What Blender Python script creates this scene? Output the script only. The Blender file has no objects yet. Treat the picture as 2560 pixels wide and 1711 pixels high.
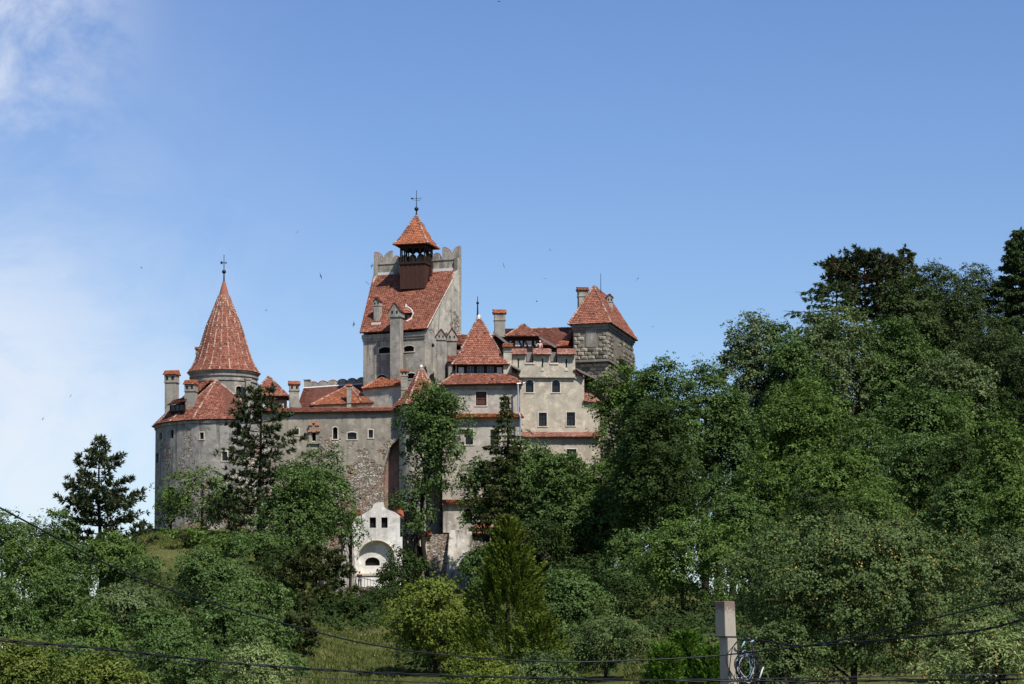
import bpy, math, random
import numpy as np
from mathutils import Vector, Matrix
R = math.radians
D = bpy.data
scn = bpy.context.scene
COL = scn.collection
ZC = 1.7          # eye height of the photographer
F = 6000.0        # focal length in pixels of the 2560 px wide photograph
HY = 1700.0       # horizon row

# ---------------------------------------------------------------- camera, sky, sun, exposure
cd = D.cameras.new('camera'); cam = D.objects.new('camera', cd); COL.objects.link(cam)
cam.location = (0, 0, ZC); cam.rotation_euler = (R(90), 0, 0)
cd.sensor_width = 36; cd.lens = 36*F/2560; cd.shift_y = (HY-855.5)/2560
cd.clip_start = .5; cd.clip_end = 20000
scn.camera = cam
scn.view_settings.view_transform = 'Standard'; scn.view_settings.look = 'None'
scn.view_settings.exposure = 0.29; scn.view_settings.gamma = 1
SUN = Vector((0.37, -0.52, 0.80)).normalized()
EL = math.asin(SUN.z); ROT = math.atan2(SUN.x, SUN.y)
sl = D.lights.new('sun', 'SUN'); so = D.objects.new('sun', sl); COL.objects.link(so)
sl.energy = 4.9; sl.angle = R(.5); sl.color = (1, .955, .88)
so.rotation_euler = (-SUN).to_track_quat('-Z', 'Y').to_euler()
so.location = (60, -60, 120)
w = D.worlds.new('World'); scn.world = w; w.use_nodes = True
nt = w.node_tree; N = nt.nodes; L = nt.links; N.clear()
def nd(nt, t, **k):
    n = nt.nodes.new(t)
    for a, b in k.items(): setattr(n, a, b)
    return n
def mth(nt, op, a, b=None, clamp=False):
    n = nd(nt, 'ShaderNodeMath', operation=op); n.use_clamp = clamp
    for i, x in enumerate((a, b)):
        if x is None: continue
        if isinstance(x, (int, float)): n.inputs[i].default_value = x
        else: nt.links.new(x, n.inputs[i])
    return n.outputs[0]
def mix(nt, f, a, b, bt='MIX'):
    n = nd(nt, 'ShaderNodeMix', data_type='RGBA', blend_type=bt)
    for i, x in ((0, f), (6, a), (7, b)):
        if isinstance(x, (int, float)): n.inputs[i].default_value = x
        elif isinstance(x, (tuple, list)): n.inputs[i].default_value = (*x[:3], 1)
        else: nt.links.new(x, n.inputs[i])
    return n.outputs[2]
def sstep(nt, x, a, b, o0=0.0, o1=1.0):
    n = nd(nt, 'ShaderNodeMapRange', interpolation_type='SMOOTHSTEP')
    nt.links.new(x, n.inputs[0]); n.inputs[1].default_value = a; n.inputs[2].default_value = b
    n.inputs[3].default_value = o0; n.inputs[4].default_value = o1
    return n.outputs[0]
def noise(nt, vec, scale, detail=4, rough=.55, sc=None, loc=None, dist=0):
    if sc or loc:
        m = nd(nt, 'ShaderNodeMapping'); nt.links.new(vec, m.inputs[0])
        if sc: m.inputs[3].default_value = sc
        if loc: m.inputs[1].default_value = loc
        vec = m.outputs[0]
    n = nd(nt, 'ShaderNodeTexNoise'); nt.links.new(vec, n.inputs['Vector'])
    n.inputs['Scale'].default_value = scale; n.inputs['Detail'].default_value = detail
    n.inputs['Roughness'].default_value = rough; n.inputs['Distortion'].default_value = dist
    return n.outputs[0]
sky = nd(nt, 'ShaderNodeTexSky', sky_type='NISHITA', sun_disc=False)
sky.sun_elevation = EL; sky.sun_rotation = ROT; sky.altitude = 760
sky.air_density = 1.0; sky.dust_density = .35; sky.ozone_density = 3.0
tc = nd(nt, 'ShaderNodeTexCoord'); sp = nd(nt, 'ShaderNodeSeparateXYZ'); L.new(tc.outputs['Generated'], sp.inputs[0])
gx, gz = sp.outputs[0], sp.outputs[2]
deep = sstep(nt, gz, .0, .32)
skyc = mix(nt, 1.0, sky.outputs[0], mix(nt, deep, (1.06, 1.08, 1.08), (.88, .975, 1.20)), 'MULTIPLY')
def blob(cx, cz, rx, rz):
    a = mth(nt, 'MULTIPLY', mth(nt, 'SUBTRACT', gx, cx), 1/rx); b = mth(nt, 'MULTIPLY', mth(nt, 'SUBTRACT', gz, cz), 1/rz)
    d = mth(nt, 'ADD', mth(nt, 'MULTIPLY', a, a), mth(nt, 'MULTIPLY', b, b))
    return mth(nt, 'POWER', 2.718, mth(nt, 'MULTIPLY', d, -1))
n1 = noise(nt, tc.outputs['Generated'], 11, 9, .62, sc=(1, 1, 1.6), dist=.5)
n2 = noise(nt, tc.outputs['Generated'], 24, 9, .6, sc=(1, 1, 2.0), loc=(3.1, 0, 0), dist=.8)
c1 = mth(nt, 'MULTIPLY', blob(-.215, .270, .050, .060), sstep(nt, n1, .36, .60, .10, 1.15))
c2 = mth(nt, 'MULTIPLY', mth(nt, 'ADD', blob(-.188, .158, .018, .013), blob(-.156, .162, .020, .010)), sstep(nt, n2, .36, .60, .12, 1))
c2 = mth(nt, 'MULTIPLY', c2, .6)
c3 = mth(nt, 'MULTIPLY', blob(-.24, .10, .110, .070), sstep(nt, n1, .36, .60, .38, 1.0))
c4 = mth(nt, 'MULTIPLY', blob(-.10, .10, .06, .022), sstep(nt, n2, .3, .7, .1, .5))
c5 = mth(nt, 'MULTIPLY', blob(-.25, .20, .10, .12), sstep(nt, n1, .35, .7, .08, .38))
cl = mth(nt, 'MAXIMUM', mth(nt, 'ADD', c1, c2), mth(nt, 'ADD', mth(nt, 'ADD', c3, c4), c5), True)
cl = mth(nt, 'MULTIPLY', cl, .82)
skyc = mix(nt, cl, skyc, (7.2, 7.6, 8.3))
bg = nd(nt, 'ShaderNodeBackground'); bg.inputs[1].default_value = .095
L.new(skyc, bg.inputs[0]); wo = nd(nt, 'ShaderNodeOutputWorld'); L.new(bg.outputs[0], wo.inputs[0])

# ---------------------------------------------------------------- helpers
def X(px, Y): return (px-1280)*Y/F
def Z(py, Y): return ZC+(HY-py)*Y/F
def P(px, py, Y): return Vector((X(px, Y), Y, Z(py, Y)))
def V(*a): return Vector(a)
def sm(a, b, x):
    t = np.clip((x-a)/(b-a), 0, 1); return t*t*(3-2*t)
def tag(o, label=None, cat=None, group=None, kind=None):
    if label: o['label'] = label
    if cat: o['category'] = cat
    if group: o['group'] = group
    if kind: o['kind'] = kind
    return o
def thing(name, loc, label, cat, group=None):
    o = D.objects.new(name, None); COL.objects.link(o); o.location = loc; o.empty_display_size = .5
    return tag(o, label, cat, group)
def wloc(o):
    v = Vector((0, 0, 0))
    while o is not None: v += o.location; o = o.parent
    return v
class MB:
    def __init__(s): s.v = []; s.f = []; s.r = []; s.m = []; s.g = []
    def add(s, vs, fs, rnd=.5, mat=0):
        b = len(s.v); s.g.append((b, len(s.f))); s.v += [tuple(p) for p in vs]; s.f += [tuple(b+i for i in f) for f in fs]
        s.r += [rnd]*len(vs); s.m += [mat]*len(fs)
    def hexa(s, p, rnd=.5, mat=0):   # 8 points: bottom 4 then top 4
        s.add(p, [(3, 2, 1, 0), (4, 5, 6, 7), (0, 1, 5, 4), (1, 2, 6, 5), (2, 3, 7, 6), (3, 0, 4, 7)], rnd, mat)
    def box(s, c, size, rz=0, rnd=.5, mat=0):
        hx, hy, hz = size[0]/2, size[1]/2, size[2]/2; cs, sn = math.cos(rz), math.sin(rz)
        s.hexa([(c[0]+x*cs-y*sn, c[1]+x*sn+y*cs, c[2]+z) for z in (-hz, hz) for x, y in ((-hx, -hy), (hx, -hy), (hx, hy), (-hx, hy))], rnd, mat)
    def prism(s, poly, z0, z1, rnd=.5, mat=0):
        n = len(poly)
        s.add([(x, y, z0) for x, y in poly]+[(x, y, z1) for x, y in poly],
              [tuple(range(n-1, -1, -1)), tuple(range(n, 2*n))]+[(i, (i+1) % n, n+(i+1) % n, n+i) for i in range(n)], rnd, mat)
    def tube(s, pts, rs, n=6, rnd=.5, mat=0, caps=True):
        pts = [Vector(p) for p in pts]; k = len(pts); vs = []
        for i, p in enumerate(pts):
            d = (pts[min(i+1, k-1)]-pts[max(i-1, 0)]).normalized()
            a = d.cross(V(0, 0, 1)) if abs(d.z) < .9 else d.cross(V(0, 1, 0))
            a.normalize(); b = d.cross(a); r = rs[i] if hasattr(rs, '__len__') else rs
            vs += [p+(a*math.cos(2*math.pi*j/n)+b*math.sin(2*math.pi*j/n))*r for j in range(n)]
        fs = [(i*n+j, i*n+(j+1) % n, (i+1)*n+(j+1) % n, (i+1)*n+j) for i in range(k-1) for j in range(n)]
        if caps: fs += [tuple(range(n-1, -1, -1)), tuple((k-1)*n+j for j in range(n))]
        s.add(vs, fs, rnd, mat)
    def lathe(s, c, prof, n=32, rnd=.5, mat=0):   # prof: (r, z) going up
        k = len(prof); vs = []
        for r, z in prof: vs += [(c[0]+r*math.cos(2*math.pi*j/n), c[1]+r*math.sin(2*math.pi*j/n), z) for j in range(n)]
        s.add(vs, [(i*n+j, i*n+(j+1) % n, (i+1)*n+(j+1) % n, (i+1)*n+j) for i in range(k-1) for j in range(n)], rnd, mat)
    def build_each(s, name, mat, parent=None):     # every added piece becomes a mesh of its own
        nxt = s.g[1:]+[(len(s.v), len(s.f))]
        for (v0, f0), (v1, f1) in zip(s.g, nxt):
            m = MB(); m.add(s.v[v0:v1], [tuple(i-v0 for i in f) for f in s.f[f0:f1]], s.r[v0] if v1 > v0 else .5); m.build(name, mat, parent)
    def build(s, name, mats, parent=None, smooth=False):
        if not isinstance(mats, (list, tuple)): mats = [mats]
        off = wloc(parent) if parent else Vector((0, 0, 0))
        me = D.meshes.new(name)
        me.from_pydata([(x-off.x, y-off.y, z-off.z) for x, y, z in s.v], [], s.f)
        for m in mats: me.materials.append(m)
        me.polygons.foreach_set('material_index', s.m)
        a = me.attributes.new('rnd', 'FLOAT', 'POINT'); a.data.foreach_set('value', s.r)
        if smooth: me.polygons.foreach_set('use_smooth', [True]*len(s.f))
        me.update(); o = D.objects.new(name, me); COL.objects.link(o); o.parent = parent
        return o
def fastmesh(name, verts, quads, rnd, mat, parent=None, loc=None):
    me = D.meshes.new(name); nv, nq = len(verts), len(quads)
    me.vertices.add(nv); me.vertices.foreach_set('co', np.ascontiguousarray(verts, dtype=np.float32).ravel())
    me.loops.add(nq*4); me.loops.foreach_set('vertex_index', np.ascontiguousarray(quads, dtype=np.int32).ravel())
    me.polygons.add(nq); me.polygons.foreach_set('loop_start', np.arange(0, nq*4, 4, dtype=np.int32))
    me.polygons.foreach_set('loop_total', np.full(nq, 4, dtype=np.int32))
    me.materials.append(mat)
    a = me.attributes.new('rnd', 'FLOAT', 'POINT'); a.data.foreach_set('value', np.ascontiguousarray(rnd, dtype=np.float32))
    me.update(calc_edges=True)
    o = D.objects.new(name, me); COL.objects.link(o); o.parent = parent
    if loc is not None: o.location = loc
    return o

# ---------------------------------------------------------------- materials
def newmat(name):
    m = D.materials.new(name); m.use_nodes = True; nt = m.node_tree
    b = nt.nodes['Principled BSDF']; b.inputs['Specular IOR Level'].default_value = .25
    return m, nt, b
def bump(nt, b, h, strength=.5, dist=.05):
    n = nd(nt, 'ShaderNodeBump'); n.inputs['Strength'].default_value = strength; n.inputs['Distance'].default_value = dist
    nt.links.new(h, n.inputs['Height']); nt.links.new(n.outputs[0], b.inputs['Normal'])
def ramp(nt, f, stops):
    n = nd(nt, 'ShaderNodeValToRGB'); nt.links.new(f, n.inputs[0]); e = n.color_ramp.elements
    while len(e) < len(stops): e.new(.5)
    for i, (p, c) in enumerate(stops): e[i].position = p; e[i].color = (*c, 1)
    return n.outputs[0]
def simple(name, col, rough=.7, metal=0, var=.15, scale=3):
    m, nt, b = newmat(name); g = nd(nt, 'ShaderNodeNewGeometry')
    n = noise(nt, g.outputs['Position'], scale, 5)
    c = mix(nt, n, tuple(x*(1-var*1.6) for x in col), tuple(x*(1+var*1.2) for x in col))
    nt.links.new(c, b.inputs['Base Color']); b.inputs['Roughness'].default_value = rough; b.inputs['Metallic'].default_value = metal
    return m
def plaster(name, base, stain, dark, rz=None, amp=1.6, seed=0, streak=.5, brick=.25, patch=.0):
    """old render with stains; below the heights rz=(z0,z1) and in random patches the rubble stone shows"""
    m, nt, b = newmat(name); g = nd(nt, 'ShaderNodeNewGeometry'); pos = g.outputs['Position']
    big = noise(nt, pos, .22, 6, .6, loc=(seed, 0, seed*.3))
    mid = noise(nt, pos, 1.1, 8, .65, loc=(0, seed, 0))
    fine = noise(nt, pos, 7, 6, .6)
    st = noise(nt, pos, 1.0, 6, .6, sc=(1.6, 1.6, .13), loc=(seed, 1, 0))
    c = mix(nt, sstep(nt, big, .40, .60), base, stain)
    c = mix(nt, sstep(nt, noise(nt, pos, .42, 7, .62, loc=(0, 5, seed), dist=.4), .50, .60, 0, .65), c, tuple(x*.74 for x in stain))
    c = mix(nt, sstep(nt, mid, .52, .66, 0, .8), c, tuple(x*1.3 for x in base))
    c = mix(nt, sstep(nt, mid, .46, .34, 0, .75), c, dark)
    c = mix(nt, sstep(nt, st, .50, .66, 0, streak), c, dark)
    c = mix(nt, sstep(nt, fine, .35, .7, .0, .22), c, tuple(x*.55 for x in base))
    rb = noise(nt, pos, .33, 7, .62, loc=(seed*2, seed, 4))
    sp = nd(nt, 'ShaderNodeSeparateXYZ'); nt.links.new(pos, sp.inputs[0])
    if rz: hgt = mth(nt, 'MULTIPLY', mth(nt, 'SUBTRACT', rz[1], sp.outputs[2]), 1/(rz[1]-rz[0]))
    else: hgt = mth(nt, 'ADD', -1.0, 0)
    e = mth(nt, 'ADD', mth(nt, 'MULTIPLY', mth(nt, 'SUBTRACT', rb, .5), amp*3), hgt)
    e = mth(nt, 'ADD', e, patch)
    mask = sstep(nt, e, .46, .54)
    mp = nd(nt, 'ShaderNodeMapping'); nt.links.new(pos, mp.inputs[0]); mp.inputs[3].default_value = (1, 1, 2.3)
    vo = nd(nt, 'ShaderNodeTexVoronoi'); nt.links.new(mp.outputs[0], vo.inputs['Vector']); vo.inputs['Scale'].default_value = 2.6
    ve = nd(nt, 'ShaderNodeTexVoronoi', feature='DISTANCE_TO_EDGE'); nt.links.new(mp.outputs[0], ve.inputs['Vector']); ve.inputs['Scale'].default_value = 2.6
    sv = nd(nt, 'ShaderNodeSeparateColor'); nt.links.new(vo.outputs['Color'], sv.inputs[0])
    stone = ramp(nt, sv.outputs[0], [(0, (.19, .16, .13)), (.35, (.32, .275, .22)), (.7, (.44, .39, .32)), (1, (.60, .55, .46))])
    stone = mix(nt, mth(nt, 'MULTIPLY', sstep(nt, noise(nt, pos, .5, 4, .5, loc=(9, seed, 2)), .5, .62), brick*2, True), stone, mix(nt, sv.outputs[1], (.26, .10, .065), (.40, .20, .13)))
    joint = sstep(nt, ve.outputs['Distance'], .02, .13)
    stone = mix(nt, joint, (.105, .09, .075), stone)
    c = mix(nt, mask, c, stone)
    nt.links.new(c, b.inputs['Base Color']); b.inputs['Roughness'].default_value = .93; b.inputs['Specular IOR Level'].default_value = .1
    hh = mth(nt, 'ADD', mth(nt, 'MULTIPLY', mth(nt, 'ADD', fine, mid), .35), mth(nt, 'MULTIPLY', mask, mth(nt, 'SUBTRACT', mth(nt, 'MULTIPLY', joint, 1.6), 2.2)))
    bump(nt, b, hh, .8, .09)
    return m
def tilemat(name, stops):
    m, nt, b = newmat(name); a = nd(nt, 'ShaderNodeAttribute', attribute_name='rnd'); g = nd(nt, 'ShaderNodeNewGeometry')
    c = ramp(nt, a.outputs['Fac'], stops)
    n = noise(nt, g.outputs['Position'], .6, 6, .6)
    c = mix(nt, sstep(nt, n, .46, .64, 0, .5), c, (.15, .062, .042))
    c = mix(nt, sstep(nt, noise(nt, g.outputs['Position'], 5, 4), .5, .75, 0, .35), c, (.34, .22, .17))
    nt.links.new(c, b.inputs['Base Color']); b.inputs['Roughness'].default_value = .8; b.inputs['Specular IOR Level'].default_value = .15
    return m
T_RED = tilemat('roof_tile', [(0, (.08, .03, .022)), (.3, (.21, .072, .047)), (.6, (.30, .112, .07)), (.85, (.36, .145, .095)), (1, (.39, .19, .135))])
T_BRIGHT = tilemat('roof_tile_bright', [(0, (.20, .055, .025)), (.4, (.40, .125, .055)), (.8, (.47, .175, .09)), (1, (.50, .25, .16))])
T_PALE = tilemat('roof_tile_faded', [(0, (.25, .10, .07)), (.4, (.40, .19, .14)), (.8, (.50, .27, .21)), (1, (.60, .42, .34))])
T_DARK = tilemat('roof_tile_weathered', [(0, (.07, .028, .02)), (.4, (.17, .055, .038)), (.8, (.25, .085, .055)), (1, (.36, .18, .13))])
MORTAR = tilemat('ridge_tile', [(0, (.10, .05, .035)), (.5, (.30, .17, .125)), (1, (.50, .38, .31))])
PL_GREY = plaster('plaster_grey', (.33, .302, .258), (.265, .243, .21), (.15, .137, .118), seed=1, patch=-.35)
PL_BAST = plaster('plaster_bastion', (.33, .302, .262), (.245, .228, .206), (.105, .098, .092), rz=(15.5, 31.5), seed=5, amp=1.35, brick=.36, streak=.8, patch=.12)
PL_CURT = plaster('plaster_curtain', (.33, .288, .225), (.275, .24, .192), (.17, .15, .125), rz=(24, 33.5), seed=8, amp=.75, brick=.3)
PL_KEEP = plaster('plaster_keep', (.375, .342, .29), (.285, .262, .225), (.15, .138, .12), seed=21, amp=1.5, patch=-.15, streak=.85)
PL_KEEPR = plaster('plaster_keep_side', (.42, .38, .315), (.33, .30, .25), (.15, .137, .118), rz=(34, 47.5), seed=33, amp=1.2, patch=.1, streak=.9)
PL_BEIGE = plaster('plaster_beige', (.50, .435, .335), (.42, .37, .29), (.31, .27, .215), seed=13, patch=-2, streak=.28)
PL_GATE = plaster('plaster_gatehouse', (.44, .40, .335), (.38, .345, .29), (.27, .245, .205), rz=(13, 22), seed=17, streak=.3, amp=.5)
PL_WHITE = plaster('plaster_white', (.74, .71, .65), (.64, .60, .54), (.40, .37, .32), seed=3, patch=-2, streak=.45)
PL_OLDW = plaster('plaster_old_white', (.56, .52, .45), (.34, .31, .27), (.10, .09, .08), seed=44, patch=-.3, streak=1)
RUBBLE = plaster('rubble_stone', (.3, .27, .22), (.25, .22, .18), (.15, .13, .11), seed=6, patch=3.5, brick=.2)
TRIM = plaster('plaster_trim', (.60, .54, .44), (.54, .49, .40), (.42, .38, .31), seed=2, patch=-3, streak=.1)
def stonemat():
    m, nt, b = newmat('dark_ashlar'); g = nd(nt, 'ShaderNodeNewGeometry'); a = nd(nt, 'ShaderNodeAttribute', attribute_name='rnd')
    c = ramp(nt, a.outputs['Fac'], [(0, (.03, .026, .022)), (.45, (.16, .14, .11)), (1, (.38, .335, .255))])
    n = noise(nt, g.outputs['Position'], 2.5, 8, .65)
    c = mix(nt, sstep(nt, n, .45, .7, 0, .55), c, (.06, .052, .042))
    nt.links.new(c, b.inputs['Base Color']); b.inputs['Roughness'].default_value = .95
    bump(nt, b, n, .9, .12); return m
ASHLAR = stonemat()
WOOD = simple('dark_timber', (.030, .017, .011), .85, var=.5, scale=5)
WOODR = simple('brown_boards', (.058, .025, .018), .8, var=.4, scale=4)
SHUT = simple('shutter_brown', (.085, .038, .032), .8, var=.3, scale=6)
SHUTG = simple('shutter_grey', (.22, .20, .19), .8, var=.3, scale=6)
IRON = simple('iron', (.018, .018, .02), .5, .3)
ZINC = simple('zinc', (.42, .44, .46), .45, .5)
LEAD = simple('white_flashing', (.62, .61, .58), .6)
CREAM = simple('cream_panel', (.50, .49, .46), .85)
HOLE = simple('dark_interior', (.010, .009, .008), .95)
def glassmat():
    m, nt, b = newmat('window_glass'); g = nd(nt, 'ShaderNodeNewGeometry')
    n = noise(nt, g.outputs['Position'], 1.3, 2)
    nt.links.new(mix(nt, n, (.006, .007, .009), (.03, .035, .042)), b.inputs['Base Color'])
    b.inputs['Roughness'].default_value = .15; b.inputs['Specular IOR Level'].default_value = .3
    bump(nt, b, n, .15, .05); return m
GLASS = glassmat()
def concretemat():
    m, nt, b = newmat('pole_concrete'); g = nd(nt, 'ShaderNodeNewGeometry'); pos = g.outputs['Position']
    f = noise(nt, pos, 60, 6, .7); n = noise(nt, pos, 9, 6)
    c = mix(nt, n, (.27, .235, .185), (.38, .335, .265))
    c = mix(nt, sstep(nt, f, .60, .68), c, (.10, .085, .07))
    sp = nd(nt, 'ShaderNodeSeparateXYZ'); nt.links.new(pos, sp.inputs[0])
    e = mth(nt, 'ADD', sp.outputs[2], mth(nt, 'MULTIPLY', noise(nt, pos, 22, 6, .7), .16))
    c = mix(nt, sstep(nt, e, 2.735, 2.775, 0, .9), c, (.50, .13, .03))
    e2 = mth(nt, 'ADD', sp.outputs[2], mth(nt, 'MULTIPLY', noise(nt, pos, 34, 6, .7), .5))
    c = mix(nt, sstep(nt, e2, 2.78, 2.86, 0, .7), c, (.11, .065, .06))
    nt.links.new(c, b.inputs['Base Color']); b.inputs['Roughness'].default_value = .95; bump(nt, b, f, .5, .004); return m
CONC = concretemat()
def leafmat(name, c0, c1, c2, trans=.2, boost=1.18):
    m, nt, b = newmat(name); a = nd(nt, 'ShaderNodeAttribute', attribute_name='rnd'); g = nd(nt, 'ShaderNodeNewGeometry')
    c = ramp(nt, a.outputs['Fac'], [(0, c0), (.6, c1), (.93, c2), (1, c2)])
    n = noise(nt, g.outputs['Position'], .35, 3)
    c = mix(nt, sstep(nt, n, .35, .65, 0, .35), c, tuple(x*.7 for x in c1))
    c = mix(nt, 1, c, (boost*1.02, boost, boost*.9), 'MULTIPLY')
    nt.links.new(c, b.inputs['Base Color']); b.inputs['Roughness'].default_value = .65; b.inputs['Specular IOR Level'].default_value = .10
    t = nd(nt, 'ShaderNodeBsdfTranslucent'); nt.links.new(mix(nt, 1, c, (1.0, 1.15, .6), 'MULTIPLY'), t.inputs[0])
    ms = nd(nt, 'ShaderNodeMixShader'); ms.inputs[0].default_value = trans
    nt.links.new(b.outputs[0], ms.inputs[1]); nt.links.new(t.outputs[0], ms.inputs[2])
    nt.links.new(ms.outputs[0], nt.nodes['Material Output'].inputs[0]); return m
LM = dict(
 mid=leafmat('leaf_mid', (.030, .058, .012), (.074, .124, .038), (.15, .21, .082)),
 green=leafmat('leaf_green', (.030, .052, .012), (.078, .130, .030), (.15, .21, .066), boost=1.22),
 dark=leafmat('leaf_dark', (.018, .034, .010), (.040, .066, .018), (.08, .115, .038), boost=1.0),  # dark leaf tone; puts shade into the colour of hollow and shaded trees
 hill=leafmat('needle_hill', (.022, .034, .014), (.050, .074, .026), (.09, .12, .045), .12),
 grey=leafmat('leaf_grey', (.044, .066, .028), (.108, .145, .062), (.21, .25, .13)),
 lime=leafmat('leaf_lime', (.045, .068, .012), (.115, .150, .026), (.20, .24, .06)),
 grass=leafmat('grass_blade', (.05, .07, .018), (.10, .125, .032), (.19, .19, .075), .2, 1.0),
 pine=leafmat('needle_pine', (.016, .023, .012), (.044, .058, .028), (.095, .115, .058), .12),
 spruce=leafmat('needle_spruce', (.022, .030, .011), (.052, .066, .022), (.10, .115, .042), .12),
 larch=leafmat('needle_larch', (.024, .040, .018), (.048, .074, .028), (.09, .12, .05), .2),
 thuja=leafmat('scale_thuja', (.022, .042, .006), (.080, .115, .016), (.16, .19, .035), .2, 1.1),
 maple=leafmat('leaf_maple', (.030, .046, .018), (.078, .115, .040), (.17, .215, .09), .15),
 keys=leafmat('maple_keys', (.18, .13, .03), (.34, .27, .08), (.48, .41, .16), .3),
 pale=leafmat('leaf_pale', (.09, .125, .045), (.17, .22, .085), (.28, .33, .17)),
 hedge=leafmat('leaf_hedge', (.018, .048, .006), (.055, .115, .014), (.11, .18, .03), .2, 1.25),
 yel=leafmat('leaf_yellowish', (.045, .066, .012), (.105, .138, .028), (.22, .235, .065)),
 flower=leafmat('dry_flower', (.16, .13, .045), (.28, .235, .09), (.38, .33, .15)),
)
BARK = simple('bark_dark', (.026, .021, .017), .95, var=.4, scale=4)
BARKR = simple('bark_red', (.30, .14, .075), .95, var=.4, scale=3)
def groundmat():
    m, nt, b = newmat('grass_ground'); g = nd(nt, 'ShaderNodeNewGeometry'); pos = g.outputs['Position']
    n = noise(nt, pos, .12, 6, .6); f = noise(nt, pos, 2.2, 8, .7)
    c = mix(nt, sstep(nt, n, .38, .62), (.060, .082, .018), (.105, .112, .038))
    c = mix(nt, sstep(nt, f, .42, .68, 0, .8), c, (.17, .15, .065))
    c = mix(nt, sstep(nt, f, .48, .3, 0, .7), c, (.03, .055, .01))
    nt.links.new(c, b.inputs['Base Color']); b.inputs['Roughness'].default_value = 1; b.inputs['Specular IOR Level'].default_value = 0
    bump(nt, b, f, 1, .4); return m
GROUND = groundmat()
ROCK = plaster('limestone_rock', (.36, .34, .31), (.25, .235, .21), (.09, .10, .06), seed=12, patch=-3, streak=.8)

# ---------------------------------------------------------------- terrain
def hgt(x, y):
    x = np.asarray(x, float); y = np.asarray(y, float)
    xe = x*(300/np.maximum(y, 150))
    front = np.clip((y-135)/151, 0, 1)**1.25; back = 1-sm(326, 372, y)
    lft = .10+.90*sm(-57, -46, xe)
    rgt = 1-.35*sm(16, 30, x)
    kn = (19.6-7.3*sm(-34, -20, xe)+2.2*sm(8, 20, xe))*front*back*lft*rgt
    hill = 34*sm(14, 60, xe)*sm(150, 330, y)*(1-.5*sm(420, 700, y))
    h = np.maximum(kn, hill)+2*np.exp(-((kn-hill)/4)**2)*front
    h = h+.35*np.sin(x*.31+y*.17)*np.sin(y*.23-x*.11)*sm(140, 180, y)*back+.18*np.sin(x*1.1+2*np.sin(y*.7))*sm(150, 190, y)*back
    return h
def terrain():
    def axis(lo, hi, step, far, n):
        a = np.arange(lo, hi+.1, step); g = np.geomspace(step, far, n)
        return np.concatenate([(lo-g)[::-1], a, hi+g])
    xs = axis(-95, 115, 1.5, 5000, 24); ys = axis(120, 380, 1.5, 6000, 24)
    gx, gy = np.meshgrid(xs, ys); gz = hgt(gx, gy); gz = np.where(gy < 125, 0, gz)
    nx, ny = len(xs), len(ys); v = np.stack([gx.ravel(), gy.ravel(), gz.ravel()], 1)
    i, j = np.meshgrid(np.arange(nx-1), np.arange(ny-1)); a = (j*nx+i).ravel()
    q = np.stack([a, a+1, a+nx+1, a+nx], 1)
    o = fastmesh('ground', v, q, np.full(len(v), .5), GROUND)
    o.data.polygons.foreach_set('use_smooth', [True]*len(q))
    tag(o, 'green grassy hillside rising to the castle', kind='structure'); o['label'] = 'green grassy hillside rising to the castle'
terrain()

# ---------------------------------------------------------------- architecture helpers
class Plane:
    def __init__(s, a, b):
        s.a = V(*a); s.b = V(*b); d = s.b-s.a; s.L = d.length; s.u = d/s.L; s.n = V(s.u.y, -s.u.x)   # n outward
        s.s0, s.s1 = 0, s.L; s.ds = 50
    def __call__(s, t, z, d=0):
        p = s.a+s.u*t-s.n*d; return Vector((p.x, p.y, z))
class Cyl:
    def __init__(s, c, r, a0=-180, a1=180, rb=None, z0=0, z1=1, ds=R(7.5)):
        s.c = c; s.r = r; s.rb = rb or r; s.z0, s.z1 = z0, z1; s.s0, s.s1 = R(a0), R(a1); s.ds = ds
    def __call__(s, t, z, d=0):
        k = min(1, max(0, (z-s.z0)/(s.z1-s.z0))); r = s.rb+(s.r-s.rb)*k**.6-d
        return Vector((s.c[0]+r*math.sin(t), s.c[1]-r*math.cos(t), z))
def find_s(fm, px, lo=None, hi=None):
    lo = fm.s0 if lo is None else lo; hi = fm.s1 if hi is None else hi
    if isinstance(fm, Cyl): lo, hi = max(lo, R(-88)), min(hi, R(88))
    best = None
    for i in range(601):
        t = lo+(hi-lo)*i/600; p = fm(t, fm.z1 if isinstance(fm, Cyl) else 0); e = abs(1280+p.x*F/p.y-px)
        if best is None or e < best[0]: best = (e, t)
    return best[1]
def opening(fm, px, py, wpx, hpx):
    s0 = find_s(fm, px-wpx/2); s1 = find_s(fm, px+wpx/2)
    if s1-s0 < 1e-3: s1 = s0+1e-2
    Yd = fm((s0+s1)/2, 0).y if not isinstance(fm, Cyl) else fm((s0+s1)/2, fm.z1).y
    return s0, s1, Z(py+hpx/2, Yd), Z(py-hpx/2, Yd)
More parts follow.
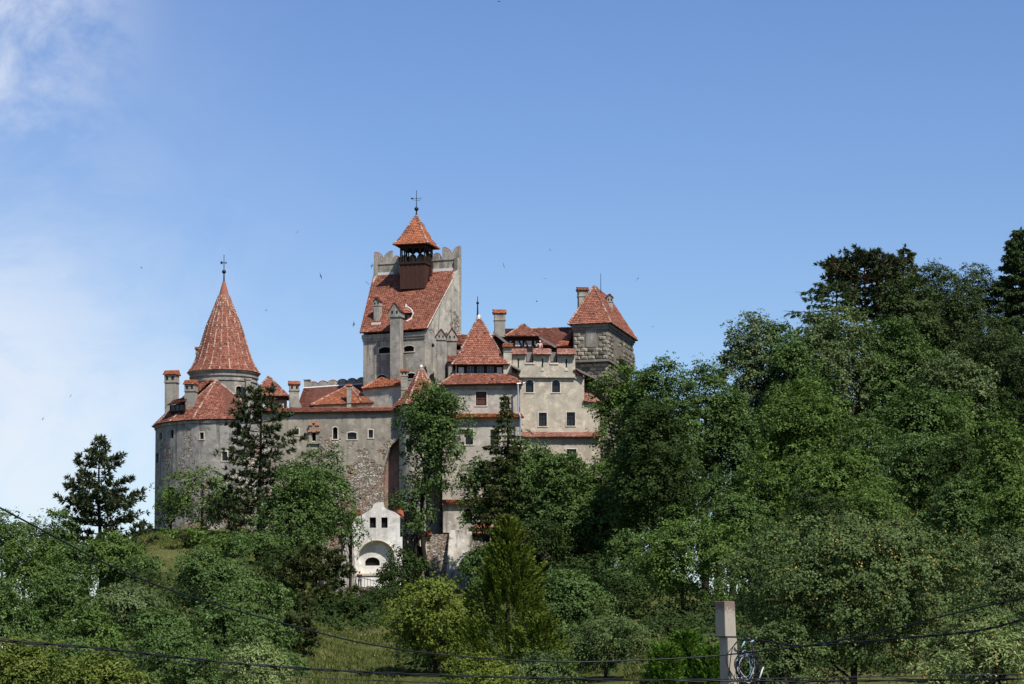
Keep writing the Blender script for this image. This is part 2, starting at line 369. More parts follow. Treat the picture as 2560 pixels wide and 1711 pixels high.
def wall_grid(mb, fm, z0, z1, ops=(), rev=.4, mat=0, dz=60, s0=None, s1=None):
    s0 = fm.s0 if s0 is None else s0; s1 = fm.s1 if s1 is None else s1
    n = max(1, int(round((s1-s0)/fm.ds))); S = [s0+(s1-s0)*i/n for i in range(n+1)]
    k = max(1, int(round((z1-z0)/dz))); ZZ = [z0+(z1-z0)*i/k for i in range(k+1)]
    for o in ops: S += [o[0], o[1]]; ZZ += [o[2], o[3]]
    S = sorted(set(round(x, 5) for x in S)); ZZ = sorted(set(round(x, 5) for x in ZZ if z0-1e-4 <= x <= z1+1e-4))
    idx = {}; vs = []
    def vid(i, j):
        if (i, j) not in idx: idx[(i, j)] = len(vs); vs.append(fm(S[i], ZZ[j]))
        return idx[(i, j)]
    fs = []
    for i in range(len(S)-1):
        for j in range(len(ZZ)-1):
            cs, cz = (S[i]+S[i+1])/2, (ZZ[j]+ZZ[j+1])/2
            if any(o[0] < cs < o[1] and o[2] < cz < o[3] for o in ops): continue
            fs.append((vid(i, j), vid(i+1, j), vid(i+1, j+1), vid(i, j+1)))
    mb.add(vs, fs, .5, mat)
    for o in ops:
        a, b, c, d = o[:4]; q = [(a, c), (b, c), (b, d), (a, d)]
        p = [fm(s, z) for s, z in q]+[fm(s, z, rev) for s, z in q]
        mb.add(p, [(0, 1, 5, 4), (1, 2, 6, 5), (2, 3, 7, 6), (3, 0, 4, 7)], .5, mat)
        if len(o) > 4 and o[4]:      # arched head: fill the two upper corners
            r = (b-a)/2; m_ = (a+b)/2; ah = o[4]
            for sg in (-1, 1):
                pts = [(m_+sg*r, d)]+[(m_+sg*r*math.sin(t), d-ah+ah*math.cos(t)) for t in [math.pi/2*i/5 for i in range(5, -1, -1)]]
                f0 = [fm(s, z, .004) for s, z in pts]; f1 = [fm(s, z, rev) for s, z in pts]; n_ = len(pts)
                mb.add(f0+f1, [tuple(range(n_))]+[(i, i+1, n_+i+1, n_+i) for i in range(1, n_-1)], .5, mat)
def bar(mb, fm, s0, s1, z0, z1, d0, d1, rnd=.5, mat=0):
    mb.hexa([fm(s, z, d) for z in (z0, z1) for s, d in ((s0, d0), (s1, d0), (s1, d1), (s0, d1))], rnd, mat)
def extr(mb, fm, prof, d0, d1, rnd=.5, mat=0):
    n = len(prof); p = [fm(s, z, d0) for s, z in prof]+[fm(s, z, d1) for s, z in prof]
    mb.add(p, [tuple(range(n)), tuple(range(2*n-1, n-1, -1))]+[(i, n+i, n+(i+1) % n, (i+1) % n) for i in range(n)], rnd, mat)
def window(parent, fm, o, style='cross', surround=True, depth=.28, name='window', sur=None):
    a, b, c, d = o[:4]; ah = o[4] if len(o) > 4 else 0
    k = 1.0 if not isinstance(fm, Cyl) else 1/fm.r        # metres -> s units
    mb = MB(); e = .07
    if style in ('cross', 'tee', 'bars'):
        for q in ((a, a+e*k, c, d), (b-e*k, b, c, d), (a+e*k, b-e*k, c, c+e), (a+e*k, b-e*k, d-e, d)): bar(mb, fm, *q, depth-.08, depth-.002)
        m_ = (a+b)/2; zt = c+(d-c)*(.62 if style != 'bars' else .5)
        bar(mb, fm, m_-.03*k, m_+.03*k, c+e, d-e, depth-.07, depth-.003); bar(mb, fm, a+e*k, b-e*k, zt-.035, zt+.035, depth-.075, depth-.004)
        wn = mb.build(name, WOOD, parent)
        g = MB(); g.add([fm(a, c, depth), fm(b, c, depth), fm(b, d, depth), fm(a, d, depth)], [(0, 1, 2, 3)]); g.build('pane', GLASS, wn)
    elif style == 'shutter':
        n = 4
        for i in range(n): bar(mb, fm, a+(b-a)*i/n+.01, a+(b-a)*(i+1)/n-.01, c, d, depth-.12+.02*(i % 2), depth)
        for zz in (c+.2, (c+d)/2, d-.2): bar(mb, fm, a, b, zz-.06, zz+.06, depth-.16, depth-.11)
        wn = mb.build(name, SHUT, parent)
    else:
        mb.add([fm(a, c, depth+.1), fm(b, c, depth+.1), fm(b, d, depth+.1), fm(a, d, depth+.1)], [(0, 1, 2, 3)])
        for q in ((a, a+.04*k, c, d), (b-.04*k, b, c, d)): bar(mb, fm, *q, depth-.04, depth+.09)
        wn = mb.build(name, HOLE, parent)
    if surround:
        s = MB(); t = .11; z = -.028
        bar(s, fm, a-t*k, a, c, d, z, .06); bar(s, fm, b, b+t*k, c, d, z, .06)
        bar(s, fm, a-t*k*1.3, b+t*k*1.3, c-t, c, z-.05, .06)
        if ah:
            r = (b-a)/2; m_ = (a+b)/2
            pr = [(m_+r*math.cos(t_), d-ah+ah*math.sin(t_)) for t_ in [math.pi*i/10 for i in range(11)]]
            po = [(m_+(r+t*k)*math.cos(t_), d-ah+(ah+t)*math.sin(t_)) for t_ in [math.pi*i/10 for i in range(11)]]
            for i in range(10):
                q = [pr[i], po[i], po[i+1], pr[i+1]]; extr(s, fm, q, z, .05)
        else: bar(s, fm, a-t*k, b+t*k, d, d+t, z, .06)
        s.build('surround', sur or TRIM, wn)
    return wn
def walls(parent, poly, z0, z1, mat, wins=None, name='wall', rev=.4, top=True, extra=None):
    """poly: ccw list of (x,y); wins {edge: [(px,py,w,h,style,arch,surround)]}"""
    mb = MB(); n = len(poly); todo = []
    for i in range(n):
        fm = Plane(poly[i], poly[(i+1) % n]); ops = []
        for q in (wins or {}).get(i, []):
            o = opening(fm, *q[:4]); ah = (q[5] if len(q) > 5 else 0)*(o[3]-o[2]); o = (*o, ah); ops.append(o)
            todo.append((fm, o, q[4], q[6] if len(q) > 6 else True))
        wall_grid(mb, fm, z0, z1, ops, rev)
    if top: mb.add([(x, y, z1) for x, y in poly], [tuple(range(n))])
    if extra: extra(mb)
    w_ = mb.build(name, mat, parent)
    for fm, o, st, su in todo: window(parent, fm, o, st, su)
    return w_
def inside(p, poly):
    c = False; n = len(poly); x, y = p
    for i in range(n):
        x1, y1 = poly[i]; x2, y2 = poly[i-1]
        if (y1 > y) != (y2 > y) and x < (x2-x1)*(y-y1)/(y2-y1)+x1: c = not c
    return c
rt = random.Random(7)
def tile_face(mb, pts, tw=.25, tl=.27, thick=.16, base=True, lo=0, hi=1):
    pts = [Vector(p) for p in pts]; u = (pts[1]-pts[0]).normalized(); n = u.cross(pts[-1]-pts[0])
    if n.length < 1e-4: n = u.cross(pts[2]-pts[0])
    n.normalize()
    if n.z < 0: n = -n
    v = n.cross(u).normalized()
    if v.z < 0: v = -v
    o = pts[0]; q = [((p-o).dot(u), (p-o).dot(v)) for p in pts]; k = len(pts)
    if base:
        low = [p-n*thick for p in pts]
        mb.add(list(pts)+low, [tuple(range(k)), tuple(range(2*k-1, k-1, -1))]+[(i, k+i, k+(i+1) % k, (i+1) % k) for i in range(k)], .1)
    umin, umax = min(a for a, b in q), max(a for a, b in q); vmin, vmax = min(b for a, b in q), max(b for a, b in q)
    j = 0; vv = vmin+tl*.35
    while vv < vmax:
        uu = umin+(tw/2 if j % 2 else 0)
        while uu < umax+tw:
            if inside((uu, vv), q):
                r = min(1, max(0, rt.gauss(.50, .20))); ju, jv = rt.gauss(0, .008), rt.gauss(0, .018)
                hs = .045+rt.random()*.03; tilt = rt.gauss(0, .008)
                def pt(a, b, c): return o+u*(uu+ju+a)+v*(vv+jv+b)+n*c
                h = tw*.49
                mb.add([pt(-h, -tl*.36, hs-.012), pt(0, -tl*.62, hs+.035+tilt), pt(h, -tl*.36, hs-.012+tilt), pt(-h, tl*.6, .004), pt(0, tl*.6, .022), pt(h, tl*.6, .004)],
                       [(0, 1, 4, 3), (1, 2, 5, 4)], r)
            uu += tw
        vv += tl; j += 1
def ridge(mb, p0, p1, r=.12, seg=.36):
    p0, p1 = Vector(p0), Vector(p1); d = p1-p0; n = max(1, int(d.length/seg))
    for i in range(n):
        a = p0+d*(i/n); b = p0+d*((i+1.08)/n); mb.tube([a, b], [r*1.2, r*.72], 6, rt.random()**.8, 0)
def roof(parent, faces, ridges=(), mat=None, name='roof', tw=.25, tl=.27, rr=.12, thick=.16, rmat=None):
    mb = MB()
    for f in faces: tile_face(mb, f, tw, tl, thick)
    ro = mb.build(name, mat or T_RED, parent)
    if ridges:
        rb = MB()
        for a, b in ridges: ridge(rb, a, b, rr)
        rb.build('ridge_tiles', rmat or MORTAR, ro)
    return ro
def pyramid(parent, c4, ez, apex, mat=None, over=0, **k):
    """c4: ccw eave corners (x,y), apex Vector"""
    p = [Vector((x, y, ez)) for x, y in c4]; n = len(p)
    return roof(parent, [(p[i], p[(i+1) % n], apex) for i in range(n)], [(q, apex) for q in p], mat, **k)
def hip(parent, c4, ez, r0, r1, mat=None, **k):
    p = [Vector((x, y, ez)) for x, y in c4]   # 0-1 is the end face at r0, 2-3 the end face at r1
    return roof(parent, [(p[0], p[1], r0), (p[1], p[2], r1, r0), (p[2], p[3], r1), (p[3], p[0], r0, r1)],
                [(p[0], r0), (p[1], r0), (p[2], r1), (p[3], r1), (r0, r1)], mat, **k)
def rect(cx, cy, wx, wy, th):
    c, s = math.cos(th), math.sin(th)
    return [(cx+x*c-y*s, cy+x*s+y*c) for x, y in ((-wx/2, -wy/2), (wx/2, -wy/2), (wx/2, wy/2), (-wx/2, wy/2))]
def chimney(parent, px0, px1, ytop, ybot, Y, style='gable', th=0, dep=None, mat=None, holes=True, ridge_dir='x'):
    mat = mat or PL_GREY; a, b = X(px0, Y), X(px1, Y); wd = b-a; dep = dep or wd*.9; cx, cy = (a+b)/2, Y+dep/2
    zt, zb = Z(ytop, Y), Z(ybot, Y); rh = wd*(.52 if style == 'gable' else .36); ch = wd*.62
    mb = MB(); mb.prism(rect(cx, cy, wd*.86, dep*.86, th), zb, zt-rh-ch)
    mb.prism(rect(cx, cy, wd, dep, th), zt-rh-ch, zt-rh-ch+.09); mb.prism(rect(cx, cy, wd*.9, dep*.9, th), zt-rh-ch+.09, zt-rh)
    c = rect(cx, cy, wd*1.12, dep*1.12, th)
    if style == 'gable':     # gable faces the viewer
        g = rect(cx, cy, wd*.9, dep*.9, th); m0 = ((g[0][0]+g[1][0])/2, (g[0][1]+g[1][1])/2); m1 = ((g[2][0]+g[3][0])/2, (g[2][1]+g[3][1])/2)
        z = zt-rh; mb.add([(*g[0], z), (*g[1], z), (*m0, zt-.1), (*g[2], z), (*g[3], z), (*m1, zt-.1)], [(0, 1, 2), (3, 4, 5)])
    ch_ = mb.build('chimney', mat, parent)
    rb = MB(); z = zt-rh-.03
    if style == 'gable':
        m0 = Vector((*[(c[0][i]+c[1][i])/2 for i in (0, 1)], zt)); m1 = Vector((*[(c[2][i]+c[3][i])/2 for i in (0, 1)], zt))
        q = [Vector((*p, z)) for p in c]; tile_face(rb, (q[3], q[0], m0, m1), .22, .2, .07); tile_face(rb, (q[1], q[2], m1, m0), .22, .2, .07)
    else:
        m0 = Vector((*[(c[0][i]+c[3][i])/2 for i in (0, 1)], zt)); m1 = Vector((*[(c[1][i]+c[2][i])/2 for i in (0, 1)], zt))
        q = [Vector((*p, z)) for p in c]; tile_face(rb, (q[0], q[1], m1, m0), .22, .2, .07); tile_face(rb, (q[2], q[3], m0, m1), .22, .2, .07)
        rb.add([q[0], m0, q[3], q[1], m1, q[2]], [(0, 1, 2), (3, 5, 4)], .3)
    rb.build('chimney_roof', T_BRIGHT if style != 'gable' else T_DARK, ch_)
    if holes:
        hb = MB(); c_, s_ = math.cos(th), math.sin(th)
        for sx in ((-.22, .22) if wd > .7 else (0,)):
            hx, hy = cx+sx*wd*c_+dep*.45*s_, cy+sx*wd*s_-dep*.45*c_
            hb.box((hx, hy-.01, zt-rh-ch*.45), (wd*.16, .05, ch*.42), th)
        hb.build_each('smoke_hole', HOLE, ch_)
    return ch_
def finial(parent, px, Y, ytop, yball, ybase, rb=.2, cross=None, name='finial'):
    mb = MB(); x = X(px, Y); zt, zb, z0 = Z(ytop, Y), Z(yball, Y), Z(ybase, Y)
    mb.tube([(x, Y, z0-.3), (x, Y, zb)], [.11, .07], 8); mb.tube([(x, Y, zb), (x, Y, zt)], [.055, .035], 6)
    mb.lathe((x, Y), [(.03, z0-.1), (.16, z0), (.10, z0+.12), (.05, z0+.3)], 10)
    mb.lathe((x, Y), [(.02+rb*math.sin(t), zb-rb*math.cos(t)) for t in [math.pi*i/8 for i in range(9)]], 12)
    mb.lathe((x, Y), [(.01, zt-.08), (.07, zt), (.01, zt+.08)], 8)
    if cross == 'iron':
        z = zt-.95
        mb.tube([(x-.75, Y, z+.06), (x+.5, Y, z-.05)], .028, 5); mb.tube([(x+.5, Y, z-.05), (x+.62, Y, z+.12)], .028, 5)
        mb.tube([(x-.42, Y, z-.2), (x+.42, Y, z-.28)], .022, 5); mb.tube([(x-.75, Y, z+.06), (x-.45, Y, z-.2)], .02, 5); mb.tube([(x+.42, Y, z-.28), (x+.5, Y, z-.05)], .02, 5)
        mb.box((x-.55, Y, z-.02), (.3, .03, .16))
    if cross == 'cock':
        z = zt-.95; mb.tube([(x-.28, Y, z), (x+.3, Y, z)], [.06, .05], 6); mb.box((x-.32, Y, z+.02), (.24, .05, .34)); mb.box((x+.26, Y, z), (.14, .05, .2))
    return mb.build(name, IRON, parent)

# ================================================================ THE CASTLE
def c2(px, Y): return (X(px, Y), Y)
def base(px, py, Y): return P(px, py, Y)
# ---- round bastion, far left
t = thing('round_bastion', (X(590, 306), 306, 18), 'wide round grey bastion with peeling plaster, at the left end of the castle', 'castle bastion')
zt = Z(1047, 295.5); cyl = Cyl((X(590, 306), 306), 10.15, -130, 75, 10.5, 12.5, zt)
ops = []; spec = [(401, 1091, 7, 17, 'dark'), (430, 1086, 8, 20, 'dark'), (505, 1090, 10, 17, 'bars'), (391, 1147, 10, 24, 'dark'), (562, 1141, 13, 23, 'bars'),
                  (430, 1229, 11, 24, 'dark', .35), (597, 1081, 10, 18, 'dark'), (598, 1135, 10, 18, 'dark'), (620, 1088, 9, 17, 'dark')]
for q in spec:
    o = opening(cyl, *q[:4]); ops.append((*o, (q[5] if len(q) > 5 else 0)*(o[3]-o[2])))
mb = MB(); wall_grid(mb, cyl, 12.5, zt, ops, .45, dz=2.2)
mb.lathe(cyl.c, [(10.16, zt-.5), (10.3, zt-.42), (10.3, zt-.02)], 60); mb.build('wall', PL_BAST, t)
for q, o in zip(spec, ops): window(t, cyl, o, q[4], surround=q[4] == 'bars')
def er(a, r=10.6, z=zt-.02): return Vector((cyl.c[0]+r*math.sin(R(a)), cyl.c[1]-r*math.cos(R(a)), z))
A_ = P(541, 951, 301.4); L1 = P(497, 960, 303.0); L2 = P(478, 975, 306.5); B_ = P(604, 1002, 298)
roof(t, [(er(-112), er(-84), L2), (er(-84), er(-62), L1, L2), (er(-62), er(-44), A_, L1), (er(-44), er(-24), A_), (er(-24), er(-2), A_), (er(-2), er(12), B_, A_)],
     [(er(-62), L1), (er(-44), A_), (er(-24), A_), (A_, B_), (er(-84), L2), (L1, A_)], T_RED, rr=.13)
chimney(t, 411, 444, 924, 1040, 302.5, 'tile', R(-12)); chimney(t, 461, 491, 949, 1040, 298.6, 'tile', R(-12))
mb = MB(); mb.prism([c2(424, 299.2), c2(463, 297.8), c2(466, 300), c2(430, 301.5)], Z(1030, 298.5), Z(1012, 298.5)); dm = mb.build('dormer', WOOD, t)
mb = MB(); tile_face(mb, (P(418, 1013, 299.3), P(464, 1003, 297.6), P(468, 992, 300.5), P(436, 1000, 302)), thick=.08); mb.build('dormer_roof', T_DARK, dm)
mb = MB(); fm = Plane(c2(424, 299.15), c2(463, 297.75))
for k in (.12, .4, .68): bar(mb, fm, fm.L*k, fm.L*(k+.2), Z(1027, 298.5), Z(1014, 298.5), -.03, .02)
mb.build('pane', GLASS, dm)
# ---- round tower with the tall cone
t = thing('round_tower', (X(560, 306), 306, 30), 'round tower with the tall ribbed red tile cone, behind the left bastion', 'tower')
c = (X(560, 306), 306); ez = Z(935, 306); cy = Cyl(c, 4.2, -180, 180, 4.2, 0, 1); cy.z1 = ez; cy.z0 = 30
o = opening(cy, 597, 975, 14, 18); o = (*o, .25*(o[3]-o[2])); mb = MB(); wall_grid(mb, cy, 30, ez-1.35, [o], .4)
mb.lathe(c, [(4.2, ez-1.35), (4.32, ez-1.3), (4.32, ez-1.1), (4.22, ez-1.05), (4.22, ez-.8), (4.38, ez-.7), (4.4, ez-.5), (4.28, ez-.45), (4.3, ez-.3), (4.5, ez-.2), (4.52, ez-.02), (3, ez-.02)], 48)
mb.build('wall', PL_GREY, t); window(t, cy, o, 'bars')
prof = [(935, 91), (921, 80.5), (905, 72), (870, 60), (816, 43.5), (740, 13), (703, 3)]
NS = 22; mb = MB(); rb = MB(); rings = [[Vector((c[0]+q*.051*math.cos(2*math.pi*(i+.5)/NS), c[1]+q*.051*math.sin(2*math.pi*(i+.5)/NS), Z(y, 306))) for i in range(NS)] for y, q in prof]
for i in range(NS):
    j = (i+1) % NS
    for k in range(len(prof)-1):
        if k < 5: tile_face(mb, (rings[k][i], rings[k][j], rings[k+1][j], rings[k+1][i]), .22, .25, .05)
        else: mb.add([rings[k][i], rings[k][j], rings[k+1][j], rings[k+1][i]], [(0, 1, 2, 3)], .55)
        if k < 5: ridge(rb, rings[k][i], rings[k+1][i], .095, .32)
ro = mb.build('roof', T_RED, t); rb.build('ridge_tiles', MORTAR, ro)
finial(t, 560, 306, 639, 680, 703, .25, 'cock')
chimney(t, 488, 507, 866, 948, 309, 'tile', 0, holes=False)
mb = MB(); mb.box((X(619, 301.8), 301.9, Z(984, 302)), (.6, .6, Z(950, 302)-Z(1018, 302)), R(20)); mb.box((X(619, 301.8), 301.9, Z(949, 302)), (.8, .8, .18), R(20)); bb = mb.build('flue', PL_GREY, t)
# ---- wooden turret
t = thing('timber_turret', P(671, 1046, 297), 'small dark timber turret with red pyramid roof, behind the tall sparse pine', 'turret')
q = rect(X(673, 297), 298.6, 4.0, 3.8, R(4)); mb = MB()
walls(t, q, Z(1050, 297), Z(988, 297), WOOD, {0: [(688, 1020, 24, 20, 'cross', 0, False)]})
pyramid(t, rect(X(673, 297), 298.6, 4.55, 4.4, R(4)), Z(990, 296.6), P(672, 941, 298.6), T_RED)
mb = MB(); fm = Plane(q[0], q[1])
bar(mb, fm, .2, 1.5, Z(1030, 297), Z(1010, 297), -.04, .02); bar(mb, fm, 3.2, 3.7, Z(1030, 297), Z(1010, 297), -.04, .02); mb.build_each('cream_panel', CREAM, t)
# ---- curtain wall
t = thing('curtain_wall', (X(820, 296), 296, 17), 'long grey castle wall with thin tile coping, right of the timber turret', 'castle wall')
q = [c2(652, 296.6), c2(956, 295.8), c2(958, 299), c2(652, 299)]
spec = [(742, 1080, 10, 15, 'bars', 0, True), (838, 1083, 12, 30, 'dark', .2, True), (880, 1090, 23, 18, 'cross', .2, True), (927, 1085, 11, 20, 'cross', 0, True), (657, 1084, 9, 17, 'dark', 0, True), (785, 1092, 9, 22, 'dark', 0, True)]
def ex(mb):
    fm = Plane(q[0], q[1])
    for a, b, y0, y1, d in ((774, 796, 1064, 1079, -.3), (772, 780, 1079, 1106, -.18), (790, 799, 1079, 1106, -.18), (770, 801, 1106, 1110, -.25)):
        bar(mb, fm, find_s(fm, a), find_s(fm, b), Z(y1, 296), Z(y0, 296), d, .02)
walls(t, q, 11, Z(1031, 296), PL_CURT, {0: spec}, extra=ex)
mb = MB(); fm = Plane(q[0], q[1])
for a, b, y in ((773, 782, 1062), (789, 798, 1062), (782, 788, 1056), (771, 779, 1078), (793, 801, 1077), (781, 790, 1079)):
    bar(mb, fm, find_s(fm, a), find_s(fm, b), Z(y+2.5, 296), Z(y-2, 296), -.42, -.02, .8)
mb.build('tile_cap', T_BRIGHT, t)
tb = MB(); tile_face(tb, (P(640, 1027, 295.9), P(720, 1031, 295.9), P(720, 1021, 297.2), P(640, 1013, 297.4))); tile_face(tb, (P(720, 1031, 295.9), P(998, 1027, 295.2), P(998, 1019, 296.8), P(720, 1021, 297.2)))
tb.build('coping', T_RED, t)
mb = MB(); fm = Plane(c2(722, 296.55), c2(955, 295.8))
for i in range(46): bar(mb, fm, fm.L*(i+.2)/46, fm.L*(i+.6)/46, Z(1037, 296), Z(1032, 296), -.16, 0)
mb.build('dentils', PL_GREY, t)
# brick recess right of it
t = thing('brick_recess_wall', (X(975, 298), 298, 17), 'shadowed wall of red brick and stone with a boarded door, above the white gabled front', 'castle wall')
walls(t, [c2(945, 297.3), c2(1010, 296.9), c2(1010, 300), c2(945, 300)], 11, Z(1028, 298), plaster('brick_mix', (.30, .185, .145), (.22, .14, .11), (.12, .085, .07), seed=9, patch=.1, amp=1.2, brick=.5),
      {0: [(953, 1238, 19, 36, 'shutter', 0, False), (978, 1090, 18, 24, 'dark', 0, False)]})
mb = MB(); extr(mb, Plane(c2(948, 295.86), c2(975, 295.7)), [(0, 11), (.62, 11), (.5, Z(1190, 296)), (.72, Z(1160, 296)), (1.3, Z(1122, 296)), (1.6, Z(1112, 296)), (0, Z(1112, 296))], 0, 2.5)
mb.build('stone_pier', PL_CURT, t)
mb = MB(); extr(mb, Plane(c2(948, 295.86), c2(1004, 295.6)), [(0, Z(1112, 296)), (1.6, Z(1112, 296)), (2.3, Z(1100, 296)), (2.8, Z(1080, 296)), (2.75, Z(1031, 296)), (0, Z(1031, 296))], 0, 2.2); mb.build('upper_wall', PL_CURT, t)
# ---- courtyard wing
t = thing('courtyard_wing', (X(850, 300), 300, 30), 'low courtyard wing with hipped red roof behind the long grey wall, left of the keep', 'castle wing')
walls(t, [c2(785, 300), c2(932, 299.6), c2(930, 305), c2(787, 305)], 28, Z(1008, 300), PL_WHITE, {0: [(802, 1020, 22, 4, 'dark', 0, False), (888, 1018, 10, 5, 'dark', 0, False)]})
roof(t, [(P(778, 1013, 299.2), P(933, 1007, 298.9), P(873, 962, 303.6)), (P(933, 1007, 298.9), P(936, 1003, 306), P(873, 962, 303.6)), (P(778, 1008, 306), P(778, 1013, 299.2), P(873, 962, 303.6))],
     [(P(778, 1013, 299.2), P(873, 962, 303.6)), (P(933, 1007, 298.9), P(873, 962, 303.6)), (P(905, 1006, 298.9), P(873, 962, 303.5))], T_BRIGHT)
ro = roof(t, [(P(742, 1019, 302.5), P(860, 1018, 302), P(915, 960, 308.4), P(759, 971, 308.6))], [(P(759, 971, 308.6), P(915, 960, 308.4))], T_DARK, 'rear_roof', rmat=LEAD)
walls(t, [c2(747, 303.2), c2(790, 303.2), c2(790, 308), c2(747, 308)], 28, Z(1017, 303), WOOD)
chimney(t, 866, 879, 960, 1022, 299.0, 'tile', 0)
t = thing('courtyard_chimney', (X(735, 298), 298, 33), 'grey chimney with a red tile cap right beside the timber turret', 'chimney')
chimney(t, 721, 748, 951, 1022, 299, 'tile', R(8), holes=True)
mb = MB(); mb.hexa([P(722, 1018, 298.6), P(756, 1020, 298.6), P(756, 1020, 300), P(722, 1018, 300), P(723, 985, 298.6), P(742, 990, 298.6), P(742, 990, 300), P(723, 985, 300)]); mb.build('chimney_foot', PL_GREY, t)
t = thing('scalloped_parapet', (X(835, 311), 311, 33), 'low wall topped by a row of half round merlons, left of the keep', 'parapet')
fm = Plane(c2(762, 312.5), c2(912, 310)); mb = MB(); n = 6; z0 = Z(975, 311); zb = Z(962, 311)
for i in range(n):
    s0 = fm.L*(i/n)*.97+.45; rr = fm.L/n*.46; cs = s0+rr; z = zb+.35*i/n
    pr = [(cs-rr, z0-3), (cs+rr, z0-3)]+[(cs+rr*math.cos(a), z+rr*.72*math.sin(a)) for a in [math.pi*k/10 for k in range(11)]]
    extr(mb, fm, pr, 0, .6)
bar(mb, fm, 0, fm.L, z0-3, zb+.1, .02, .58); bar(mb, fm, -.1, .55, z0-3, Z(949, 312), -.02, .6); bar(mb, fm, -.2, .7, Z(950, 312), Z(948, 312), -.1, .7)
mb.build('wall', PL_KEEP, t)
mb = MB()
for i in range(n):
    s0 = fm.L*(i/n)*.97+.45; rr = fm.L/n*.46; cs = s0+rr; z = zb+.35*i/n
    mb.tube([fm(cs+(rr+.03)*math.cos(a), z+(rr*.72+.04)*math.sin(a), .3) for a in [math.pi*k/10 for k in range(11)]], .13, 6)
mb.build('coping', T_DARK, t)
# ---- the keep
t = thing('keep', (X(1000, 304), 304, 32), 'tall square main keep with steep red shed roof and swallow tail battlements', 'tower')
a, b, c_, d_ = c2(908, 303.4), c2(1062, 300.2), c2(1151, 308.6), c2(937, 313)
ze = Z(825, 301.2)-.35; fm = Plane(a, b)
walls(t, [a, b, c_, d_], 24, ze, PL_KEEP, {0: [(962, 876, 30, 16, 'dark', .45, True), (1022, 872, 26, 15, 'dark', .45, True), (955, 946, 29, 17, 'dark', .8, True), (1027, 940, 28, 14, 'dark', .5, True)],
      1: [(1083, 864, 8, 10, 'dark', .5, False)]}, top=False)
ztop = Z(681, 310)
mb = MB()
fr = Plane(b, c_); extr(mb, fr, [(0, ze), (fr.L, ze), (fr.L, ztop+1.5), (fr.L-.7, ztop+1.5), (fr.L-.7, ztop-.1)], 0, .5)
mb.build('gable_wall', PL_KEEPR, t); mb = MB(); fl = Plane(d_, a); extr(mb, fl, [(0, ze), (fl.L, ze), (0.7, ztop-.1), (.7, ztop+1.5), (0, ztop+1.5)], 0, .5)
mb.build('gable_wall', PL_KEEPR, t)
mb = MB(); mb2 = MB(); ck = Plane(d_, c_)
cm = MB(); n = V(ck.n.x, ck.n.y)
bar(mb, ck, 0, ck.L, ze-2, ztop+1.38, -.35, .35)
bar(mb, ck, 0, ck.L, ztop+1.38, ztop+1.5, -.45, .45)
zs = ztop+1.5
def swallow(s0, s1, h):
    m = (s0+s1)/2; A8 = [math.pi/2*k/8 for k in range(9)]
    pr = [(s0, zs), (s1, zs)]+[(s1-(s1-m)*math.sin(x), zs+.02+(h-.02)*max(0, math.cos(x))**.8) for x in A8]+[(s0+(m-s0)*math.sin(x), zs+.02+(h-.02)*max(0, math.cos(x))**.8) for x in A8[-2::-1]]
    extr(mb, ck, pr, -.3, .3)
    for sd in (1, -1): mb2.tube([ck(m+sd*(s1-m)*(1-math.sin(x)), zs+.04+(h-.02)*max(0, math.cos(x))**.8, 0) for x in A8], .11, 6)
swallow(.0, 2.5, 1.55); swallow(ck.L-2.4, ck.L-.0, 1.55)
s = 2.6; k = 0
while s+1.1 < ck.L-2.4:
    r_ = .52; pr = [(s, zs), (s+2*r_, zs)]+[(s+r_+r_*math.cos(x), zs+.1+.75*math.sin(x)) for x in [math.pi*i/8 for i in range(9)]]
    extr(mb, ck, pr, -.3, .3); mb2.tube([ck(s+r_+(r_+.02)*math.cos(x), zs+.12+.77*math.sin(x), 0) for x in [math.pi*i/8 for i in range(9)]], .12, 6); s += 1.14
bt = mb.build('battlement', PL_KEEP, t); mb2.build('coping', T_DARK, bt)
e0, e1 = P(899, 832, 302.9), P(1067, 821, 299.6)
def onck(s, z): return ck(s, z, -.36)
r0, r1 = onck(0, ztop), onck(ck.L, ztop); r0 = Vector((r0.x-.05, r0.y, ztop)); r1 = r1-(e1-e0).normalized()*.25
ro = roof(t, [(e0, e1, r1, r0)], [], T_RED, tw=.26, tl=.28)
mb = MB(); bar(mb, ck, .3, 2.9, ztop-.02, ztop+.32, -.46, -.3); bar(mb, ck, ck.L-4.4, ck.L-.3, ztop-.02, ztop+.32, -.46, -.3); mb.build('flashing', LEAD, ro)
mb = MB(); mb.tube([e1+V(.05, 0, .06), r1+V(.05, 0, .06)], .05, 5); mb.build('verge', TRIM, ro)
mb = MB(); bar(mb, fm, -.12, fm.L+.1, ze-.55, ze-.02, -.22, .05); bar(mb, fm, -.06, fm.L+.05, ze-.85, ze-.55, -.12, .05); mb.build('cornice', PL_KEEP, t)
